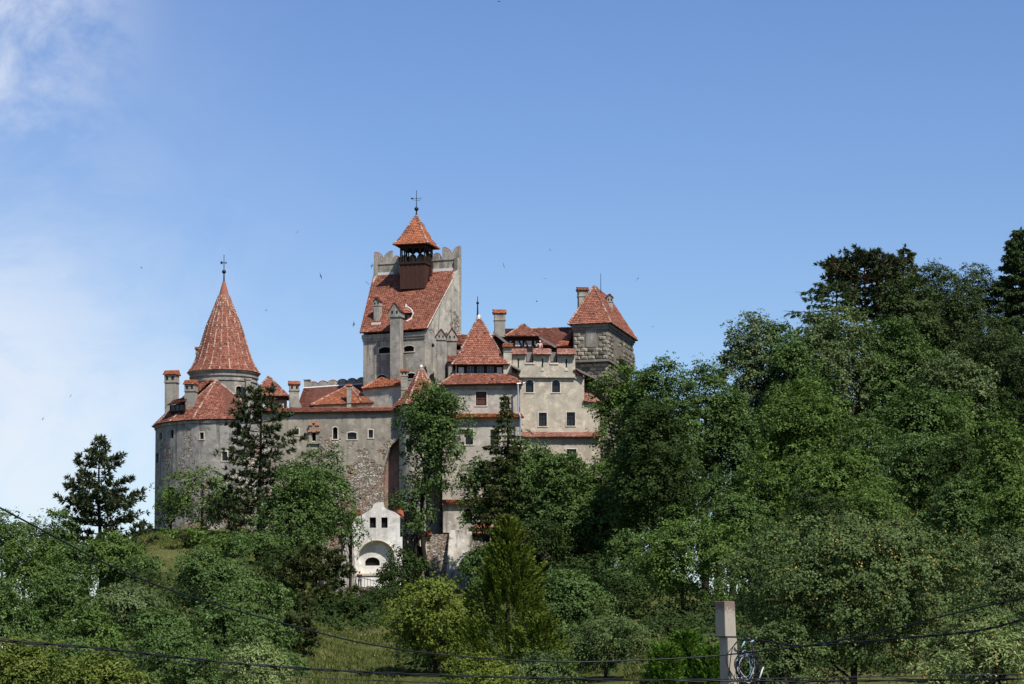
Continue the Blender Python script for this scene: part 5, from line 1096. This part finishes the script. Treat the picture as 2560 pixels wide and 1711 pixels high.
TREES = [
 # px, top, crown bottom, half width, Y, kind, leaf material, label, extra
 ('round_crowned_tree', 22, 1258, 1500, 52, 250, 'broad', 'mid', 'tall narrow airy tree at the left edge, sky showing through its crown', dict(sparse=.25)),
 ('round_crowned_tree', 98, 1290, 1520, 40, 252, 'broad', 'mid', 'lowest of the airy trees on the left skyline, second from the left edge', dict(sparse=.3)),
 ('round_crowned_tree', 62, 1345, 1620, 115, 225, 'broad', 'green', 'broad bright bush-like tree at left under the overhead cable, sky gap on its right', {}),
 ('round_crowned_tree', 150, 1268, 1500, 32, 258, 'broad', 'mid', 'slim leafy tree touching the left side of the big black pine', {}),
 ('black_pine', 250, 1094, 1430, 134, 268, 'pine', 'pine', 'dark layered pine standing alone against the sky left of the castle', dict(gap=1.1, taper=.62, dens=.72, irregular=.32)),
 ('leafy_tree', 278, 1330, 1500, 82, 240, 'broad', 'green', 'rounded leafy tree growing in front of the base of the solitary dark pine', {}),
 ('leafy_tree', 165, 1440, 1660, 105, 205, 'broad', 'mid', 'leafy tree low on the left, below the solitary pine and left of the sky gap', {}),
 ('leafy_tree', 318, 1468, 1690, 100, 190, 'broad', 'grey', 'grey green tree below the grass mound and pale rock', {}),
 ('leafy_tree', 520, 1378, 1650, 118, 196, 'broad', 'mid', 'large billowing tree below the round bastion, left one of its pair', {}),
 ('leafy_tree', 625, 1440, 1670, 92, 192, 'broad', 'mid', 'billowing tree below the sparse tall pine, right one of its pair', {}),
 ('leafy_tree', 410, 1530, 1720, 105, 150, 'broad', 'mid', 'round tree at the bottom left between the cables and the pale bush', {}),
 ('flowering_bush', 640, 1600, 1760, 82, 100, 'broad', 'pale', 'pale leaved bush at the bottom edge crossed by the lower cables', dict(leaf=.12, asp=.5)),
 ('yellowish_bush', 40, 1590, 1790, 105, 62, 'broad', 'yel', 'yellow green bush in the bottom left corner', dict(leaf=.10, asp=.45)),
 ('yellowish_bush', 255, 1632, 1800, 105, 66, 'broad', 'yel', 'yellow green bush at the bottom edge, right of the corner bush', dict(leaf=.10, asp=.5)),
 ('leafy_tree', 160, 1570, 1730, 90, 110, 'broad', 'mid', 'dark green tree behind the two yellow green corner bushes', {}),
 ('leafy_tree', 505, 1165, 1380, 88, 281, 'broad', 'green', 'thin open tree with visible branches in front of the round bastion', dict(sparse=.3, dens=.6)),
 ('leafy_tree', 425, 1220, 1365, 42, 284, 'broad', 'green', 'small sapling at the left foot of the round bastion', dict(sparse=.4, dens=.6)),
 ('leafy_tree', 585, 1225, 1420, 82, 278, 'broad', 'mid', 'half open bushy tree beside the trunk of the sparse pine', dict(sparse=.2, dens=.8)),
 ('black_pine', 650, 968, 1340, 118, 268, 'pine', 'pine', 'tall sparse pine with bare lower trunk in front of the timber turret', dict(gap=1.15, dens=.5, taper=.42, irregular=.45)),
 ('leafy_tree', 735, 1150, 1470, 105, 260, 'broad', 'mid', 'broad leafy tree directly right of the tall sparse pine', dict(dens=.9)),
 ('black_pine', 790, 1370, 1640, 118, 228, 'pine', 'spruce', 'dark pine filling the hollow left of the white gabled front', dict(gap=.9, taper=.45, irregular=.3)),
 ('leafy_tree', 805, 1110, 1380, 112, 266, 'broad', 'mid', 'dense leafy tree covering the lower part of the long grey wall', dict(dens=.9)),
 ('leafy_tree', 872, 1270, 1400, 52, 270, 'broad', 'mid', 'airy tree spreading over the left edge of the white gabled front', dict(sparse=.45, dens=.55)),
 ('tall_tree', 1080, 955, 1300, 100, 284.5, 'broad', 'mid', 'tall slender leafy tree with straight dark trunk left of the gatehouse', dict(sparse=.15, rough=.9, dens=.85, tr=.26)),
 ('tall_tree', 1035, 1180, 1350, 55, 284.0, 'broad', 'mid', 'smaller airy tree close left of the tall slender one', dict(sparse=.3, dens=.7)),
 ('yew_tree', 1005, 1372, 1540, 58, 262, 'broad', 'dark', 'very dark bushy tree right of the blind arch', {}),
 ('yew_tree', 960, 1470, 1600, 58, 255, 'broad', 'dark', 'black shadowed shrub below the terrace wall', {}),
 ('spruce_tree', 1262, 985, 1330, 86, 274, 'larch', 'spruce', 'narrow dark spruce in front of the gatehouse', dict(gap=.75, dens=.75, taper=.95, irregular=.45)),
 ('leafy_tree', 1345, 1108, 1360, 62, 278, 'broad', 'mid', 'leafy tree immediately right of the narrow spruce', dict(dens=.9)),
 ('leafy_tree', 1440, 1175, 1430, 78, 274, 'broad', 'mid', 'round leafy tree under the lowest window of the beige wing', {}),
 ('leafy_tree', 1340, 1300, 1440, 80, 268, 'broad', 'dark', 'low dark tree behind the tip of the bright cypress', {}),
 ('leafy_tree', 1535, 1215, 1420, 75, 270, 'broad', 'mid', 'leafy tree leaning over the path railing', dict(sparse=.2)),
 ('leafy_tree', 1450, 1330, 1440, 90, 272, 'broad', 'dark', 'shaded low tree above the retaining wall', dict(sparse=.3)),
 ('lime_tree', 1088, 1442, 1760, 128, 165, 'broad', 'lime', 'bright yellow green tree left of the tall cypress', dict(dens=1.1)),
 ('cypress_tree', 1270, 1296, 1700, 138, 150, 'thuja', 'thuja', 'large feathery bright green cypress at the bottom centre', dict(power=.66, dens=1.3)),
 ('cypress_tree', 1345, 1540, 1760, 110, 142, 'thuja', 'thuja', 'lower feathery conifer right of the large cypress foot', dict(power=.5, dens=.7)),
 ('leafy_tree', 1412, 1430, 1700, 108, 175, 'broad', 'mid', 'mid green tree rising right behind the large cypress', {}),
 ('leafy_tree', 1508, 1545, 1760, 124, 160, 'broad', 'maple', 'wide speckled olive tree at the bottom, left of the conifer shrub', dict(leaf=.15)),
 ('lime_tree', 1190, 1640, 1800, 110, 118, 'broad', 'lime', 'yellow green shrub at the bottom edge under the large cypress', dict(leaf=.13)),
 ('leafy_tree', 1560, 905, 1250, 92, 284, 'broad', 'green', 'big leafy tree against the right corner of the beige wing', {}),
 ('leafy_tree', 1660, 890, 1290, 115, 278, 'broad', 'mid', 'tallest of the big trees right of the ashlar tower, dark trunk below', dict(tr=.42)),
 ('leafy_tree', 1765, 905, 1250, 78, 282, 'broad', 'mid', 'big tree left of the sky gap in the wooded slope', dict(sparse=.2)),
 ('leafy_tree', 1590, 1090, 1360, 80, 268, 'broad', 'mid', 'leafy tree under the big trees next to the foundation wall', {}),
 ('leafy_tree', 1790, 1090, 1300, 52, 284, 'broad', 'grey', 'thin open tree with bare branches standing in the sky gap', dict(sparse=.6, dens=.4)),
 ('leafy_tree', 1712, 1278, 1580, 125, 215, 'broad', 'green', 'round green tree behind the concrete pole', dict(lobes=12)),
 ('leafy_tree', 1890, 808, 1150, 92, 290, 'broad', 'grey', 'grey green tree on the skyline at the foot of the wooded hill', {}),
 ('leafy_tree', 1985, 835, 1150, 92, 286, 'broad', 'mid', 'tree on the skyline below the spiky larch branches', {}),
 ('leafy_tree', 2100, 752, 1100, 122, 292, 'broad', 'grey', 'large pale green tree directly under the reddish trunked pine', {}),
 ('leafy_tree', 2240, 795, 1120, 120, 296, 'broad', 'mid', 'large tree right of the pale one under the larch', {}),
 ('leafy_tree', 2380, 880, 1160, 105, 288, 'broad', 'grey', 'grey green tree in front of the dark hilltop conifers', {}),
 ('leafy_tree', 2010, 935, 1290, 130, 262, 'broad', 'green', 'broad bright green tree in the middle of the wooded hill', {}),
 ('leafy_tree', 1895, 1110, 1420, 92, 250, 'broad', 'green', 'bright green tree right of the sky gap', {}),
 ('leafy_tree', 2160, 1040, 1330, 105, 256, 'broad', 'mid', 'tree in the middle of the hill, left of the gap with bare trunks', {}),
 ('leafy_tree', 2300, 1085, 1370, 100, 250, 'broad', 'mid', 'tree on the hill right of the gap with bare trunks', {}),
 ('leafy_tree', 2040, 1215, 1420, 110, 225, 'broad', 'dark', 'shaded tree behind the top of the big maple', {}),
 ('leafy_tree', 2190, 1190, 1420, 110, 228, 'broad', 'green', 'green tree just above the big maple crown', {}),
 ('leafy_tree', 2400, 1210, 1480, 105, 215, 'broad', 'mid', 'tree behind the right shoulder of the big maple', {}),
 ('leafy_tree', 2515, 1045, 1370, 100, 218, 'broad', 'green', 'bright green tree at the right edge of the photo, above the pale one', {}),
 ('leafy_tree', 2505, 1320, 1600, 105, 160, 'broad', 'grey', 'pale olive tree at the right edge beside the big maple', dict(leaf=.16)),
 ('maple_tree', 2135, 1262, 1760, 300, 128, 'broad', 'maple', 'huge round maple with hanging yellow seeds behind the right cables', dict(leaf=.165, lobes=22, keys=True, dens=1.5)),
 ('maple_tree', 1950, 1560, 1790, 115, 110, 'broad', 'maple', 'lower maple bush right behind the cable coil', dict(leaf=.13)),
 ('buddleia_bush', 2475, 1548, 1760, 88, 48, 'broad', 'pale', 'pale bush with brown flower heads in the bottom right corner', dict(leaf=.11, asp=.3, dens=1.8, keys='flower')),
 ('buddleia_bush', 2360, 1640, 1800, 75, 50, 'broad', 'pale', 'lower pale bush with brown flower heads left of the corner one', dict(leaf=.11, asp=.3, dens=1.8, keys='flower')),
 ('clipped_thuja', 1715, 1585, 1790, 62, 58, 'thuja', 'hedge', 'taller lobe of the bright conifer shrub beside the concrete pole', dict(power=.36, leaf=.085, dens=3.2)),
 ('clipped_thuja', 1660, 1618, 1800, 52, 57, 'thuja', 'hedge', 'left lobe of the bright conifer shrub beside the concrete pole', dict(power=.36, leaf=.085, dens=3.2)),
 ('clipped_thuja', 1775, 1625, 1800, 48, 56, 'thuja', 'hedge', 'right lobe of the bright conifer shrub, touching the concrete pole', dict(power=.36, leaf=.085, dens=3.2)),
 ('scots_pine', 2160, 632, 800, 92, 315, 'scots', 'pine', 'pine with reddish trunk on the hilltop skyline', dict(gap=.8, irregular=.45, dens=.85)),
 ('larch_tree', 2262, 612, 850, 86, 318, 'larch', 'spruce', 'spiky larch with drooping twigs right of the reddish trunked pine', dict(gap=.7, dens=1.0, irregular=.45, taper=.7)),
 ('larch_tree', 2090, 690, 860, 120, 312, 'larch', 'larch', 'low larch whose spiky limbs reach left over the round crowns', dict(gap=1.2, dens=.8, taper=.35, irregular=.5)),
 ('larch_tree', 2340, 648, 960, 78, 316, 'broad', 'hill', 'bluish feathery conifer with twin tips on the hilltop', dict(rough=.8, asp=.4)),
 ('spruce_tree', 2445, 650, 1040, 100, 312, 'broad', 'hill', 'broad dark green conifer on the hilltop skyline', dict(rough=.85, asp=.4, lobes=12)),
 ('spruce_tree', 2385, 672, 1040, 80, 308, 'broad', 'hill', 'dark conifer between the twin tipped and the broad hilltop conifers', dict(rough=.85, asp=.4)),
 ('spruce_tree', 2552, 572, 960, 92, 310, 'larch', 'larch', 'tallest conifer cut off by the right edge of the photo', dict(gap=.6, dens=1.5, taper=.5, irregular=.4)),
 ('spruce_tree', 2490, 790, 1180, 110, 300, 'broad', 'hill', 'olive dark conifer below the broad hilltop one', dict(rough=.9, asp=.4, lobes=12)),
 ('spruce_tree', 2580, 800, 1200, 95, 292, 'broad', 'hill', 'dark conifer at the right edge under the tallest one', dict(rough=.9, asp=.4)),
 ('leafy_tree', 460, 1600, 1790, 120, 135, 'broad', 'mid', 'bottom edge tree between the yellow green bush and the pale one', {}),
 ('leafy_tree', 555, 1500, 1720, 85, 172, 'broad', 'mid', 'tree between the pair of billowing trees and the pale bush', {}),
 ('black_pine', 720, 1500, 1690, 85, 205, 'pine', 'spruce', 'low dark pine at the upper left edge of the open grass', dict(gap=.8, taper=.45, irregular=.3)),
 ('leafy_tree', 230, 1500, 1720, 90, 160, 'broad', 'green', 'green tree under the thick cable, left of the grey green one', {}),
 ('leafy_tree', 20, 1470, 1720, 95, 170, 'broad', 'mid', 'tree at the left edge between the two sets of cables', {}),
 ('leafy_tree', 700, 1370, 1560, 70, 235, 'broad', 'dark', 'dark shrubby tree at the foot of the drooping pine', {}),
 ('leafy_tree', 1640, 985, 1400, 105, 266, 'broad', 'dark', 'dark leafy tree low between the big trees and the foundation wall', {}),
 ('leafy_tree', 1830, 985, 1290, 70, 280, 'broad', 'mid', 'tree right above the sky gap', {}),
 ('leafy_tree', 2090, 1130, 1400, 120, 240, 'broad', 'green', 'green tree left above the big maple crown', {}),
 ('leafy_tree', 2290, 960, 1250, 120, 275, 'broad', 'mid', 'tree in the upper middle of the hill below the dark conifers', {}),
 ('leafy_tree', 2420, 1100, 1400, 100, 242, 'broad', 'dark', 'shaded tree left of the bright right edge tree', {}),
 ('leafy_tree', 1950, 1330, 1560, 110, 200, 'broad', 'mid', 'tree behind the left shoulder of the big maple', {}),
 ('leafy_tree', 2560, 1190, 1480, 90, 205, 'broad', 'green', 'green tree cut by the right edge, between the bright and the olive one', {}),
 ('leafy_tree', 2440, 1480, 1720, 110, 120, 'broad', 'maple', 'dark leaved tree behind the brown flowered bushes', dict(leaf=.14)),
 ('leafy_tree', 1600, 1390, 1560, 75, 240, 'broad', 'mid', 'low tree at the right end of the path railing', {}),
 ('leafy_tree', 2280, 700, 1000, 90, 306, 'broad', 'hill', 'dark fill tree directly below the spiky larch', dict(rough=.9)),
 ('leafy_tree', 1210, 1150, 1330, 62, 276, 'broad', 'mid', 'airy tree between the tall slender tree and the narrow spruce', dict(sparse=.2)),
 ('leafy_tree', 1300, 1080, 1350, 66, 275, 'broad', 'mid', 'leafy tree wrapped round the right side of the narrow spruce', dict(dens=.9)),
 ('leafy_tree', 1395, 1130, 1400, 78, 272, 'broad', 'mid', 'leafy tree in front of the lower windows of the beige wing', {}),
 ('leafy_tree', 1500, 1150, 1400, 75, 276, 'broad', 'green', 'leafy tree hiding the lower right corner of the beige wing', {}),
 ('leafy_tree', 740, 1590, 1760, 66, 186, 'broad', 'dark', 'dark tree at the left edge of the open grass', {}),
 ('leafy_tree', 1570, 1455, 1620, 80, 228, 'broad', 'dark', 'added dark fill tree deepening the shade of the hollow left of the grey green tree', dict(sparse=.2)),  # added fill tree; its dark leaves and cast shadow deepen the hollow
 ('leafy_tree', 1430, 1400, 1560, 85, 236, 'broad', 'dark', 'added dark fill tree deepening the shade of the hollow below the retaining wall', dict(sparse=.2)),  # likewise added, to darken the slope under the wall
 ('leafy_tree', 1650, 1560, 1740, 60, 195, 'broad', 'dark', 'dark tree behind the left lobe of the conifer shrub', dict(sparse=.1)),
 ('leafy_tree', 1810, 1180, 1400, 75, 262, 'broad', 'mid', 'low tree closing the bottom of the sky gap', {}),
 ('leafy_tree', 1700, 1130, 1330, 80, 270, 'broad', 'mid', 'leafy tree left of the bare branches in the sky gap', dict(sparse=.25)),
 ('leafy_tree', 175, 1360, 1540, 60, 246, 'broad', 'mid', 'tree closing the gap left of the solitary pine trunk', {}),
 ('leafy_tree', 860, 1560, 1600, 30, 250, 'broad', 'green', 'small shrub at the foot of the floodlight pole', {}),
 ('leafy_tree', 460, 1330, 1480, 70, 262, 'broad', 'green', 'bushy green tree on the grass mound below the round bastion', dict(dens=.8)),
 ('leafy_tree', 640, 1335, 1500, 72, 250, 'broad', 'mid', 'leafy tree at the foot of the sparse pine trunk', {}),
 ('leafy_tree', 1200, 1375, 1520, 55, 270, 'broad', 'mid', 'leafy tree left of the tip of the feathery cypress', dict(sparse=.2)),
 ('leafy_tree', 700, 1640, 1760, 70, 150, 'broad', 'mid', 'low tree right of the pale leaved bush, under the cables', {}),
 ('leafy_tree', 2210, 880, 1150, 95, 300, 'broad', 'mid', 'tree filling the middle of the hill under the large one below the larch', {}),
 ('leafy_tree', 2080, 900, 1180, 95, 298, 'broad', 'dark', 'shaded tree under the large pale green one', {}),
 ('leafy_tree', 2480, 960, 1230, 95, 288, 'broad', 'dark', 'shaded tree above the bright right edge tree', {}),
 ('leafy_tree', 2360, 1000, 1260, 95, 282, 'broad', 'green', 'green tree left of the shaded one near the right edge', {}),
 ('leafy_tree', 2550, 900, 1200, 90, 296, 'broad', 'hill', 'dark tree filling the right edge below the tallest conifer', {}),
 ('leafy_tree', 1860, 1230, 1440, 80, 235, 'broad', 'mid', 'tree at the left foot of the wooded hill behind the maple', {}),
 ('leafy_tree', 1360, 1640, 1790, 95, 120, 'broad', 'maple', 'low olive shrub at the bottom edge right of the feathery conifers', dict(leaf=.13)),
 ('leafy_tree', 340, 1440, 1560, 60, 238, 'broad', 'mid', 'tree at the lower left side of the grass mound', {}),
 ('leafy_tree', 1962, 795, 1100, 72, 291, 'broad', 'mid', 'tree between the two lowest skyline trees of the wooded hill', {}),
 ('leafy_tree', 640, 1545, 1740, 80, 168, 'broad', 'mid', 'tree behind the pale leaved bush under the thick cable', {}),
 ('black_pine', 735, 1540, 1720, 80, 182, 'pine', 'spruce', 'dark low pine left of the open grass at the bottom', dict(gap=.7, taper=.45, irregular=.3)),
 ('leafy_tree', 820, 1500, 1640, 48, 225, 'broad', 'dark', 'dark shrub under the floodlight pole', {}),
 ('leafy_tree', 905, 1500, 1640, 62, 222, 'broad', 'dark', 'dark shrub in the hollow left of the yellow green tree', {}),
 ('leafy_tree', 565, 1345, 1500, 66, 256, 'broad', 'green', 'bushy green tree right of the grass mound', {}),
 ('leafy_tree', 1560, 1330, 1500, 62, 258, 'broad', 'mid', 'leafy tree left above the round green tree', dict(sparse=.1)),
 ('leafy_tree', 1650, 1180, 1380, 70, 285, 'broad', 'dark', 'dark understory tree behind the trunks of the big trees', dict(sparse=.3)),
 ('leafy_tree', 1480, 1390, 1500, 40, 262, 'broad', 'dark', 'small dark shrub in front of the path railing', dict(sparse=.4)),
]
NQ = 0
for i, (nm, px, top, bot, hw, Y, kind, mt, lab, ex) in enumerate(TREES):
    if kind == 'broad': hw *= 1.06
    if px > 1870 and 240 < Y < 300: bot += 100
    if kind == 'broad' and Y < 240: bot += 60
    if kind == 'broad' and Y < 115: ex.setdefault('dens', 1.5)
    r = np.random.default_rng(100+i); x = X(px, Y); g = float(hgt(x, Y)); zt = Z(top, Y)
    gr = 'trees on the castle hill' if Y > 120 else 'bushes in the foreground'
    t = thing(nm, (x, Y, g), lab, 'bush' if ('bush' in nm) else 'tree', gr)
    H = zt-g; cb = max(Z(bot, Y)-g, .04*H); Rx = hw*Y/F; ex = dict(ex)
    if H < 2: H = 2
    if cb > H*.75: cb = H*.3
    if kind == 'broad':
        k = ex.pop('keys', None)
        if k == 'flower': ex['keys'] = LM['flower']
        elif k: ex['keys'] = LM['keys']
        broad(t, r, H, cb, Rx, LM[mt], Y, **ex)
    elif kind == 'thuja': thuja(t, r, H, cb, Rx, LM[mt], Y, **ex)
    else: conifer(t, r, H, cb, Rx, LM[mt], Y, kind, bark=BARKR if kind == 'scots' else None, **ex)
    NQ += sum(len(c.data.polygons) for c in t.children)
print('tree faces', NQ)
# undergrowth on the slopes and grass blades on the open patches
def scatter(name, n, zone, leaf, mat, label, hmax, asp=.6, grassy=False):
    r = np.random.default_rng(5); xs, ys = [], []
    while len(xs) < n:
        x = r.uniform(-85, 100, n*3); y = r.uniform(138, 345, n*3); k = zone(x, y, 1280+x*F/y, r); xs = np.concatenate([xs, x[k]]) if len(xs) else x[k]; ys = np.concatenate([ys, y[k]]) if len(ys) else y[k]
    x, y = xs[:n], ys[:n]; z = hgt(x, y)
    if grassy:
        h = leaf*(.5+r.random(n)); c = np.stack([x, y, z+h*.35], 1); d = np.stack([r.normal(size=n)*.35, r.normal(size=n)*.35, np.ones(n)], 1); v, q = leafquads(c, d, sph(r, n), h, h*asp)
        rn = np.repeat(r.random(n), 4)
    else:
        cc = np.stack([x, y, z+hmax*r.random(n)**1.5], 1); v, q, rn = clumpleaves(r, cc, np.full(n, leaf*2.4), 12, leaf, np.array([0, 400, -50.]))
    tag(fastmesh(name, v, q, rn, mat), label, kind='stuff')['category'] = 'plants'
def z_open(px, x, y):      # the patches of open grass
    return ((px > 770) & (px < 1010) & (y < 215)) | ((px > 320) & (px < 520) & (y > 262)) | ((px > 1560) & (px < 1680) & (y < 200))
scatter('grass', 52000, lambda x, y, px, r: z_open(px, x, y) & (px > 250) & (px < 1700) & (hgt(x, y) > .8) & (np.sin(x*1.3+2*np.sin(y*.9))+np.sin(y*1.7+x)+.9 > 1.6*r.random(len(x))), .30, LM['grass'], 'long grass on the open patches of the slope', 0, .22, True)
scatter('undergrowth', 17000, lambda x, y, px, r: (~z_open(px, x, y)) & ((px < 330) | (px > 1620) | (y < 240)) & (px > -60) & (px < 2620) & (hgt(x, y) > 2) & (np.sin(x*.4+np.sin(y*.3)*2)*np.sin(y*.21)+.3 > r.random(len(x))*.8), .36, LM['dark'], 'low green undergrowth beneath the trees', 1.1)

# ================================================================ POLE, CABLES, BIRDS
YP = 30
t = thing('concrete_pole', (X(1822, YP), YP, 0), 'weathered concrete utility pole with an orange lichen top, at lower right', 'utility pole')
zt, zj = Z(1503, YP), Z(1592, YP); th = R(38)
def psq(cx, w, h, th): return rect(cx, YP+.12, w, h, th)
mb = MB(); a = psq(X(1817, YP), .185, .185, th); b = psq(X(1814, YP), .178, .178, th)
mb.hexa([(*p, zj) for p in a]+[(*p, zt) for p in b]); up = mb.build('upper_section', CONC, t)
bev = up.modifiers.new('bevel', 'BEVEL'); bev.width = .008; bev.segments = 2
mb = MB(); a = psq(X(1838, YP), .20, .20, th); b = psq(X(1822, YP), .158, .158, th); mb.hexa([(*p, -.1) for p in a]+[(*p, zj-.004) for p in b]); lo_ = mb.build('lower_section', CONC, t)
bev = lo_.modifiers.new('bevel', 'BEVEL'); bev.width = .008; bev.segments = 2
mb = MB(); q = [Vector((*p, zj)) for p in psq(X(1817, YP), .20, .20, th)]
for i in range(4): mb.tube([q[i], q[(i+1) % 4]], .006, 6)
mb.build('steel_band', IRON, t)
BLK = simple('cable_black', (.012, .012, .014), .45); BLU = simple('cable_pale_blue', (.22, .34, .42), .4); WHT = simple('cable_white', (.62, .62, .60), .5)
def curve_pts(ctrl, n=60):
    c = [Vector(p) for p in ctrl]; c = [2*c[0]-c[1]]+c+[2*c[-1]-c[-2]]; out = []
    for i in range(1, len(c)-2):
        for k in range(n//(len(c)-3)+1):
            s = k/(n//(len(c)-3)+1); p0, p1, p2, p3 = c[i-1:i+3]
            out.append(.5*((2*p1)+(-p0+p2)*s+(2*p0-5*p1+4*p2-p3)*s*s+(-p0+3*p1-3*p2+p3)*s**3))
    return out+[c[-2]]
def cable(name, pts, r, label, mat=None, twist=0):
    mb = MB(); c = curve_pts(pts, 90)
    if twist:
        for ph in (0, math.pi):
            mb.tube([p+V(0, math.cos(i*.9+ph)*twist, math.sin(i*.9+ph)*twist) for i, p in enumerate(c)], r, 6)
    else: mb.tube(c, r, 7)
    tag(mb.build(name, mat or BLK, None, True), label, 'cable', 'overhead cables')
cable('overhead_cable', [P(-60, 1238, 22), P(0, 1270, 22.3), P(140, 1344, 23), P(262, 1408, 23.7), P(436, 1479, 24.6), P(698, 1556, 26), P(928, 1612, 27.5), P(1157, 1642, 28.5), P(1419, 1655, 29.2), P(1640, 1649, 29.4), P(1790, 1640, 29.5), P(1830, 1636, 29.6), P(2000, 1617, 29), P(2191, 1583, 28), P(2400, 1530, 27), P(2560, 1494, 26), P(2620, 1480, 26)], .009, 'thick overhead cable swooping down from the left edge and past the pole')
cable('overhead_cable', [P(1846, 1600, YP), P(1900, 1601, 30), P(1990, 1615, 29.6), P(2100, 1610, 29), P(2300, 1592, 28), P(2440, 1578, 27.4), P(2560, 1549, 27), P(2620, 1535, 27)], .009, 'cable leaving the pole top to the right just above its clamp coil', None, .008)
cable('overhead_cable', [P(-60, 1592, 24), P(0, 1600, 24), P(250, 1622, 24.6), P(500, 1650, 25.5), P(750, 1671, 26), P(1000, 1685, 27), P(1350, 1696, 28), P(1700, 1702, 29), P(2100, 1703, 29), P(2620, 1697, 28)], .008, 'lower pair of dark cables running along the bottom of the picture', None, .010)
cable('overhead_cable', [P(-60, 1596, 25), P(140, 1620, 25), P(400, 1652, 25.6), P(700, 1688, 26.5), P(1000, 1704, 27), P(1300, 1714, 28)], .005, 'thin wire just below the lower cable pair at left')
cable('overhead_cable', [P(1640, 1700, 27), P(1900, 1697, 27), P(2200, 1692, 27), P(2620, 1684, 27)], .006, 'thin wire just above the bottom edge right of the pole')
t = thing('cable_coil', P(1870, 1700, 29.8), 'tangled coil of black, white and pale blue spare cable hanging on the pole', 'cable coil')
r = np.random.default_rng(11)
def loops(n, px, py, rx, ry, mat, name, rad):
    mb = MB()
    for k in range(n):
        cx, cy_ = px+r.normal()*5, py+r.normal()*7; a, b, ph, tl_ = rx*(.7+.5*r.random()), ry*(.7+.45*r.random()), r.random()*6, r.normal()*.3
        pts = []
        for i in range(25):
            an = 6.283*i/24; u_, w_ = a*math.cos(an), b*math.sin(an); pts.append(P(cx+u_*math.cos(tl_)-w_*math.sin(tl_)+2*math.sin(3*an+ph), cy_+u_*math.sin(tl_)+w_*math.cos(tl_), 29.75+.05*math.sin(an+ph)+r.normal()*.008))
        mb.tube(pts, rad, 5, caps=False)
    mb.build(name, mat, t, True)
loops(11, 1868, 1668, 26, 38, BLK, 'black_loops', .0055); loops(3, 1862, 1665, 20, 34, BLU, 'blue_loops', .0045); loops(3, 1866, 1670, 22, 36, WHT, 'white_loops', .004)
mb = MB()
for (a, b, c_) in (((1846, 1600), (1830, 1625), (1822, 1690)), ((1843, 1598), (1868, 1605), (1862, 1640)), ((1880, 1604), (1885, 1640), (1900, 1690)), ((1845, 1602), (1815, 1650), (1850, 1720)), ((1885, 1630), (1905, 1660), (1902, 1700)), ((1852, 1610), (1846, 1640), (1855, 1712))):
    mb.tube(curve_pts([P(*a, 29.8), P(*b, 29.7), P(*c_, 29.72)], 16), .006, 6)
mb.tube([P(1860, 1600, 29.75), P(1876, 1598, 29.72)], .022, 8); mb.tube([P(1882, 1620, 29.72), P(1884, 1640, 29.72)], .016, 8)
mb.build('hanging_cables', BLK, t, True)
mb = MB(); mb.tube([P(1908, 1668, 29.7), P(1895, 1708, 29.7)], .009, 8); mb.build('white_tube', WHT, t, True)
mb = MB(); mb.tube([P(1852, 1622, 29.7), P(1862, 1604, 29.72)], .010, 7); mb.tube([P(1876, 1606, 29.7), P(1884, 1602, 29.72)], .012, 7); mb.build('blue_clip', BLU, t, True)
def bird(px, py, Y, sz, roll, yaw, label):
    mb = MB(); c = P(px, py, Y)
    mb.tube([c+V(-.09, 0, 0), c+V(-.04, 0, 0), c+V(.04, 0, 0), c+V(.12, 0, 0)], [.012, .026, .022, .004], 7)
    b = Matrix.Rotation(yaw, 3, 'Z') @ Matrix.Rotation(roll, 3, 'X')
    for s in (-1, 1):
        w_ = [(-.045, 0, .0), (-.02, s*.10, .03), (.05, s*.235, .015), (.035, s*.12, .02), (.03, 0, 0)]; lo2 = [(x, y, z-.006) for x, y, z in w_]
        mb.add([c+Vector(p) for p in w_+lo2], [(0, 1, 3, 4), (1, 2, 3), (5, 9, 8, 6), (6, 8, 7), (0, 5, 6, 1), (1, 6, 7, 2), (2, 7, 8, 3), (3, 8, 9, 4)])
    mb.add([c+V(.10, -.008, 0), c+V(.17, -.035, 0), c+V(.13, 0, 0), c+V(.17, .035, 0), c+V(.10, .008, 0), c+V(.12, 0, .008)], [(0, 1, 2, 5), (5, 2, 3, 4)])
    mb.v = [tuple(c+(b @ (Vector(p)-c))*sz) for p in mb.v]
    o = mb.build('swift', simple('swift_plumage', (.02, .017, .015)) if 'swift_plumage' not in D.materials else D.materials['swift_plumage'], None, True); o.name = 'flying_bird'; tag(o, label, 'bird', 'swifts circling the castle')
for q in [(743, 581, 1.1, .9, 'small dark bird in the sky left of the belfry spire, highest left of the keep'), (802, 691, 1.4, 1.2, 'dark bird flying left of the keep roof, level with its battlements'), (354, 670, .8, .4, 'tiny bird high above left of the round tower cross'), (665, 776, .8, .7, 'tiny bird in the sky right of the tall cone'),
          (885, 811, 1.4, 1.3, 'bird just left of the lower edge of the keep roof'), (930, 665, 1.2, 1.2, 'bird almost touching the left battlement of the keep'), (918, 708, 1.1, .6, 'bird beside the left slope of the keep roof'), (1375, 625, 1.1, 1.0, 'bird highest above the timber gallery'), (1259, 664, 1.3, 1.3, 'bird right of the keep battlements'),
          (1362, 697, 1.0, .2, 'bird in the middle above the timber gallery'), (1342, 754, .9, .3, 'bird close above the gallery roof'), (1595, 697, 1.2, 1.1, 'bird right of the ashlar tower roof tip'), (1632, 817, .8, .8, 'bird low in the sky right of the ashlar tower'), (177, 990, 1.0, 1.0, 'bird over the low cloud at far left'),
          (107, 1048, .9, .9, 'lowest bird at far left over the cloud'), (276, 1101, 1.3, .9, 'bird just above the solitary dark pine'), (1247, 4, 1.3, .3, 'bird at the very top edge of the photo')]:
    bird(q[0], q[1], 205, q[2]*.95, q[3], q[0]*.7, q[4])
